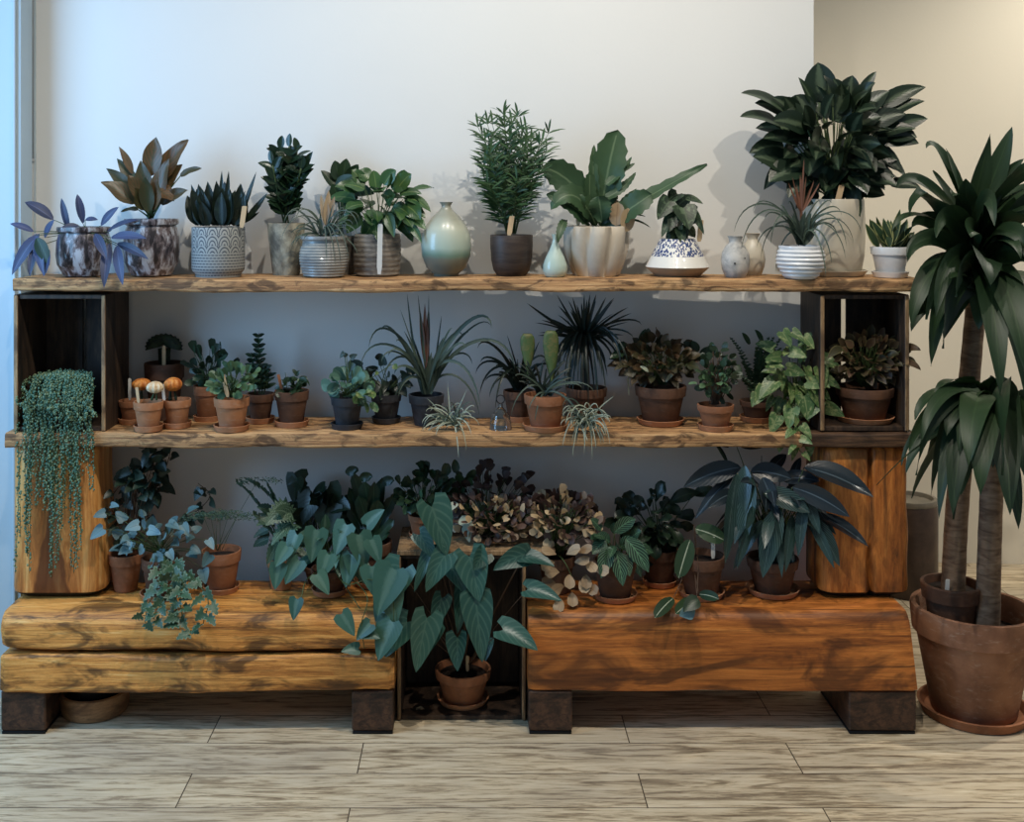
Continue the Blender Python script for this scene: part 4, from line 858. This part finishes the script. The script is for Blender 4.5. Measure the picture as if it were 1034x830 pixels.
p=Plant('potted_variegated_hoya','low bowl of mixed dark plum and cream rounded leaves on the centre crate',492,3.41,CT,GB).pot(40,545,'taper','terra',0)
p.bush('plum',(492,544),(500,502),(46,28,.06),110,12,9,'obov',droop=0,cup=.2)
p.bush('brownleaf',(492,544),(500,522),(44,20,.06),150,9,8,'obov',droop=.2,cup=.2,dd0=-.04)
p.bush('dark',(480,540),(464,498),(16,24,.03),20,13,9,'ovate',droop=0); p.leaves('airpale',(470,540),[(450,520,-.08,8,462,508),(478,536,-.08,12,464,524),(474,548,-.08,10,470,530)],'ovate'); p.done()
p=bench('potted_variegated_peperomia','pot of tan and cream oval leaves hanging over the left end of the right beam',562,3.37).pot(38,560,'terra','terraD',0)
p.bush('plum',(562,560),(566,518),(32,22,.05),60,13,9,'obov',droop=0,cup=.2); p.bush('brownleaf',(562,560),(570,522),(34,24,.06),110,11,8,'obov',droop=.1,cup=.2,dd0=-.03)
p.leaves('creamleaf',(562,558),[(546,494,0,9,548,508),(538,508,0,9,548,512),(556,500,0,10,550,512),(598,520,-.04,9,586,518)],'obov')
for (x,y,an) in ((562,560,190),(572,560,-20),(583,558,-10),(590,568,40),(600,576,10),(565,578,170),(575,580,90),(585,586,60),(570,592,150),(560,568,150),(592,580,90),(580,568,0),(590,592,30),(562,590,180),(578,598,90),(566,604,100)): p.leaf('creamleaf',(x,y,-.12),(x+15*math.cos(math.radians(an)),y+15*math.sin(math.radians(an)),-.15),11,'obov',fold=.15)
p.stem((562,560,-.04),(580,590,-.13),.002,.3); p.done()
# anthurium in crate
p=Plant('potted_anthurium','terracotta pot in the centre crate with large veined heart-shaped leaves',467.5,3.39,.0135,GB).pot(57,674,'terra','terra',.97)
AN=[(436,512,451,562,36,-.12),(424,540,440,566,18,-.11),(450,560,430,598,24,-.15),(438,550,418,598,16,-.11),(474,562,484,608,34,-.14),(489,560,478,576,20,-.14),(530,560,498,576,22,-.16),(528,562,560,572,18,-.16),(480,604,487,669,32,-.16),(462,644,462,678,23,-.15),(431,624,420,679,31,-.18),(446,604,437,640,20,-.13),(411,628,389,664,27,-.18),(404,576,379,628,36,-.17),(508,636,543,657,25,-.2),(533,595,567,607,19,-.18),(470,590,462,640,20,-.10),(492,648,490,668,14,-.12),(455,572,470,600,18,-.12),(440,634,426,668,20,-.15)]
for (x,y,x1,y1,w,d) in AN:
    p.stem((468+rng(-5,5),678,0),(x,y,d),.0017,.05)
    p.leaf('anth',(x,y,d),(x1,y1,d-.03),w,'heart',arch=.12,lobe=.32,fold=.3,n=12,jit=.3)
p.leaf('airpale',(480,600,-.05),(474,575,-.05),3,'strap'); p.label(472,662,678,3,0,-.03); p.smat=M['stembrown']; p.done()
b=MB(); c=W(420,716,3.33); c.z=.0145; b.blade([c,c+V((.012,-.004,.008)),c+V((.026,0,.001))],.014,'ovate',V((0,-.3,1)),.3,.1,6); o=b.build('dry_leaf',L['creamleaf']); rebase(o,c); tag(o,'small pale fallen leaf on the floor of the centre crate','leaf')
p=bench('potted_calathea','low terracotta pot with fishbone-patterned green leaves',621,3.315).pot(45,565,'terra','terraD',1.05)
p.leaves('fishbone',(621,566),[(642,524,-.04,15,620,538),(607,584,-.09,16,616,552),(629,592,-.09,16,622,556),(655,578,-.08,18,632,544),(644,548,-.05,16,626,552),(598,560,-.06,14,612,546),(602,540,-.03,12,616,548),(596,524,-.02,10,608,536),(636,582,-.08,14,628,560),(612,570,-.08,14,620,556)],'lance',arch=.15,fold=.2,n=12)
p.bush('fishbone',(621,566),(622,548),(24,16,.04),16,20,11,'lance',droop=.4); p.bush('creamleaf',(621,560),(600,538),(9,9,.02),9,7,6,'round'); p.done()
p=bench('potted_calathea','terracotta pot with a mass of dark ruffled leaves behind the fishbone plant',666,3.43).pot(38,553,'terra','terraD',.95)
p.bush('broad',(666,553),(656,524),(32,26,.05),44,24,13,'obov',droop=.4,wave=.12)
p.leaves('broad',(666,550),[(622,520,0,14,636,506),(640,512,-.02,14,650,504),(668,496,0,6,658,498),(655,494,0,5,660,498),(708,498,-.03,14,676,508),(724,496,-.03,12,700,500),(690,534,-.02,8,676,528),(632,530,-.02,12,640,510),(688,520,-.03,13,672,512)],'lance',wave=.1); p.done()
p=bench('potted_prayer_plant','terracotta pot with a few oval leaves with pale midribs drooping over the beam',708,3.335).pot(48,560,'terra','terraD',1.02)
p.leaves('maranta',(700,562),[(685,584,-.07,18,697,545),(732,546,-.02,18,702,534),(661,624,-.19,13,680,604),(726,605,-.16,10,706,600),(682,620,-.2,14,704,606)],'round',arch=.08,fold=.15); p.leaf('silverblue',(702,618,-.2),(686,622,-.2),14,'ovate')
p.leaf('dark',(706,606,-.19),(690,618,-.21),15,'ovate')
for path in ([(704,562),(705,575,-.1),(704,600,-.17)],[(700,562),(697,545)],[(703,562),(701,530)]): p.S.tube(catmull([p.P(q) for q in path]),.0016,5)
p.label(720,542,564,4,0,-.02,'white_label'); p.smat=M['stembrown']; p.done()
p=bench('potted_ctenanthe','terracotta pot with many long striped blue-green leaves before the right stump',780,3.36).pot(52,562,'terra','terraD',1.08)
CL=[('calLong',732,570,20,744,478,-.09),('calLong',748,560,22,760,484,-.10),('calLong',752,520,18,752,470,-.08),('calLong',770,584,26,786,512,-.14),('calLong',793,578,16,800,520,-.13),('calLong',806,562,14,812,505,-.13),('calLong',818,518,26,772,498,-.12),('calLong',836,570,0,800,530,-.1),('calDark',858,522,24,800,492,-.14),('calDark',882,502,36,812,472,-.12),('calDark',877,552,20,826,520,-.12),('calDark',690,492,26,748,472,-.03),('calDark',702,524,14,740,482,-.03),('calDark',736,470,8,722,448,-.0),('calDark',736,452,8,722,446,-.0),('calDark',800,484,24,758,476,-.05),('calDark',828,486,20,788,484,-.06),('calDark',770,452,18,742,446,-.02),('calLong',848,572,20,818,520,-.12),('calLong',760,590,0,770,520,-.1),('calLong',828,540,14,812,500,-.12),('calDark',784,520,22,770,482,-.09)]
for (k,x,y,w,bx,by,d) in CL:
    if w==0: continue
    p.stem((780+rng(-6,6),562,0),(bx,by,d*.6),.0022,.1); p.leaf(k,(bx,by,d*.6),(x,y,d),w*.82,'lance',arch=.12,fold=.28,n=12,jit=.3)
p.bush('calDark',(780,562),(780,500),(44,22,.05),26,40,12,'lance',droop=.9,stemr=.002); p.bush('calLong',(780,562),(785,515),(42,20,.05),16,42,11,'lance',droop=1.1,dd0=-.04,stemr=.002)
p.stem((769,478,-.02),(769,460,-.02),.0018,0); p.done()
# ---- floor things
def ring(name,c,prf,m,root): return lathe_obj(name,m,root,c,prf,48)
c=V((X(96,3.36),3.36,0)); r=thing('round_wooden_planter','shallow round wooden bowl with a dark liner under the left bench','bowl',c)
ring('bowl',c,[(.075,.0005),(.094,.004),(.098,.03),(.098,.062),(.094,.066),(.088,.064),(.086,.02),(.001,.012)],mat_wood('bowl_wood',[(90,62,40),(128,92,60),(156,116,78),(176,136,96)],scale=(4,4,20),seed=11),r)
ring('liner',c,[(.05,.0135),(.068,.02),(.072,.105),(.067,.105),(.063,.03),(.001,.02)],M['rubber'],r)
c=V((X(918,4.36),4.36,0)); r=thing('drum_stool','low dark brown cylindrical stool behind the right end of the bench','stool',c)
ring('body',c,[(.098,.0005),(.102,.006),(.104,.10),(.104,.33),(.10,.345)],mat_speck('dark_lacquer',(58,44,36),(84,66,54),6,.4),r)
ring('top_ring',c,[(.10,.3455),(.103,.352),(.10,.366),(.088,.367),(.084,.352),(.001,.35)],mat_speck('grey_stool_top',(104,98,86),(132,124,110),6,.5),r)
GD='dracaenas in the floor pot'
def drac_leaf(p,cx,cy,x,y,w,dd,a=.25,key='drac'):
    up=max(-60,min(0,(y-cy)*.45)); p.leaf(key,(cx+rng(-3,3)+up*.12,cy+rng(-6,6)+up,0),(x,y,dd),w*1.0,(.45,.8),arch=a*.8,fold=.22,wave=.05,n=16,jit=.55,hook=a>.28)
# big pot
c=V((X(983,3.34),3.34,0)); p=Plant('potted_dracaena','large terracotta floor pot with a thick dracaena cane and drooping leaves','x',3.34,0,GD) if False else Plant('potted_dracaena','shorter dracaena in the large terracotta floor pot at the right edge',983,3.34,0,GD)
rs_=.153; lathe_obj('saucer',M['terra'],p.root,p.c,[(rs_*.86,.0005),(rs_*.94,.003),(rs_*1.0,.024),(rs_*1.02,.03),(rs_*.97,.031),(rs_*.88,.010),(.001,.009)],48)
hh=.317; r_=.176
lathe_obj('pot',M['terraBig'],p.root,p.c+V((0,0,.0105)),[(.112,0),(.118,.005),(.158,hh-.095),(.160,hh-.088),(.170,hh-.086),(r_,hh-.02),(r_-.002,hh-.012),(r_-.016,hh-.012),(r_-.02,hh-.02),(.150,hh-.1)],56)
b=MB(); b.lathe(p.c,[(.146,.232),(.148,.240),(.08,.243),(.001,.242)],40); b.build('soil',M['soil'],p.root)
b=MB(); pts=catmull([W(997,655,3.30),W(999,560,3.31),W(1002,480,3.32),W(1006,400,3.33)],8); b.tube(pts,[.034-.004*i/len(pts)+.0005*math.sin(i*2) for i in range(len(pts))],14); b.build('cane',M['cane'],p.root)
# branches top cut
p.D=3.33
for (x,y,w,dd,a) in ((924,424,20,-.15,.4),(918,455,20,-.2,.4),(885,490,16,-.25,.25),(925,480,22,-.3,.5),(948,524,22,-.28,.6),(962,520,34,-.3,.55),(990,500,38,-.36,.5),(1020,520,38,-.35,.55),(1045,545,24,-.3,.5),(1034,480,34,-.3,.45),(1060,440,28,-.2,.3),(968,392,24,-.1,.25),(945,402,18,-.15,.35),(1030,400,24,-.1,.2),(1070,500,26,-.2,.4),(930,448,18,-.3,.4),(1012,480,36,-.4,.5),(978,470,34,-.35,.45),(940,500,24,-.2,.6),(1050,470,28,-.3,.45),(1000,380,22,-.1,.1),(935,466,22,-.1,.5),(956,440,26,-.25,.35),(1060,560,20,-.1,.5),(910,470,14,-.1,.45))+tuple((1000+rng(-88,70),rng(410,535),rng(16,26),rng(-.3,.02),rng(.3,.6)) for _ in range(20)):
    drac_leaf(p,1000,424,x,y,w,dd,a)
p.done()
p=Plant('potted_dracaena','taller dracaena in a small dark pot set inside the large floor pot',961,3.36,.2425,GD)
ztop=H-(588-HY)*3.36/F; hh=ztop-.2435; r_=.088
lathe_obj('pot',M['terraD'],p.root,p.c+V((0,0,.001)),[(.058,0),(.062,.003),(.074,hh*.65),(.083,hh*.67),(r_,hh-.003),(r_-.002,hh),(r_-.010,hh),(r_-.012,hh-.01),(.068,hh*.6)],44)
b=MB(); b.lathe(p.c,[(.069,hh-.026),(.070,hh-.02),(.001,hh-.017)],30); b.build('soil',M['soil'],p.root)
b=MB(); pts=catmull([W(962,604,3.36),W(966,520,3.37),W(974,430,3.39),W(980,370,3.40),W(986,300,3.40)],8); b.tube(pts,[.034-.006*i/len(pts)+.0005*math.sin(i*2.3) for i in range(len(pts))],14); b.build('cane',M['cane'],p.root)
p.label(956,585,600,4,1,-.04,'white_label'); p.D=3.4
for (x,y,w,dd,a) in ((1022,128,26,-.05,-.05),(1000,135,22,-.05,0),(935,150,14,-.05,.35),(942,172,16,0,.1),(905,190,16,-.1,.35),(918,218,28,-.15,.5),(945,240,26,-.2,.5),(915,260,16,-.15,.4),(920,330,28,-.2,.55),(940,370,26,-.2,.6),(952,352,28,-.25,.55),(1034,160,16,-.05,.2),(1060,190,20,-.05,.25),(1050,230,30,-.2,.35),(1045,290,34,-.3,.5),(1034,375,34,-.35,.5),(1010,400,30,-.35,.5),(1060,330,34,-.3,.45),(1000,200,30,-.15,.05),(955,150,20,-.05,.15),(975,180,26,-.1,.1),(1025,200,28,-.15,.2),(1000,290,36,-.3,.4),(965,300,32,-.3,.4),(1075,250,26,-.1,.3),(980,240,30,-.2,.3),(930,300,26,-.1,.5),(1040,420,26,-.25,.6),(900,235,12,-.1,.4),(1034,250,30,-.25,.4),(945,320,24,-.3,.5))+tuple((985+rng(-75,85),rng(175,350),rng(15,24),rng(-.3,.02),rng(.2,.6)) for _ in range(26)):
    drac_leaf(p,986,292,x,y,w,dd,a)
p.done()
# ------------------------------------------------------------------ clean helper props
for o in bpy.data.objects:
    if '_w' in o: del o['_w']
# ------------------------------------------------------------------ lights
def area(name,loc,tgt,size,power,color,sy=None):
    l=bpy.data.lights.new(name,'AREA'); l.energy=power; l.color=color; l.shape='RECTANGLE'; l.size=size; l.size_y=sy or size
    o=bpy.data.objects.new(name,l); COL.objects.link(o); o.location=loc; o.rotation_euler=(V(tgt)-V(loc)).to_track_quat('-Z','Y').to_euler(); return o
def spot(name,loc,tgt,power,color,ang=100,blend=.8,soft=.03):
    l=bpy.data.lights.new(name,'SPOT'); l.energy=power; l.color=color; l.spot_size=math.radians(ang); l.spot_blend=blend; l.shadow_soft_size=soft
    o=bpy.data.objects.new(name,l); COL.objects.link(o); o.location=loc; o.rotation_euler=(V(tgt)-V(loc)).to_track_quat('-Z','Y').to_euler(); return o
spot('ceiling_spot_lamp',(-.60,1.90,3.65),(-.50,3.4,.3),86,(1,.93,.83),95,.8,.02)
spot('ceiling_spot_lamp',(.30,1.88,3.65),(.30,3.4,.3),138,(1,.93,.82),95,.8,.02)
spot('ceiling_spot_lamp',(1.4,1.95,3.65),(1.1,3.4,.3),86,(1,.89,.75),95,.8,.02)
spot('ceiling_spot_lamp',(2.9,3.7,3.0),(2.3,4.6,.4),135,(1,.93,.82),120)
area('window_daylight',(-2.25,2.35,1.75),(-1.25,3.5,1.45),1.0,44,(.30,.60,1.0),1.6)
w=bpy.data.worlds.new('World'); bpy.context.scene.world=w; w.use_nodes=True
bg=w.node_tree.nodes['Background']; bg.inputs[0].default_value=(.49,.64,.80,1); bg.inputs[1].default_value=.29
# ------------------------------------------------------------------ camera
cam=bpy.data.cameras.new('camera'); co=bpy.data.objects.new('camera',cam); COL.objects.link(co)
co.location=(0,0,H); co.rotation_euler=(PI/2,0,0); cam.sensor_fit='HORIZONTAL'; cam.sensor_width=36; cam.lens=36*F/1034
cam.shift_x=(517-HX)/1034; cam.shift_y=-(415-HY)/1034
sc=bpy.context.scene; sc.camera=co
sc.view_settings.view_transform='Standard'; sc.view_settings.look='None'; sc.view_settings.gamma=1; sc.view_settings.exposure=0; sc.view_settings.use_curve_mapping=False
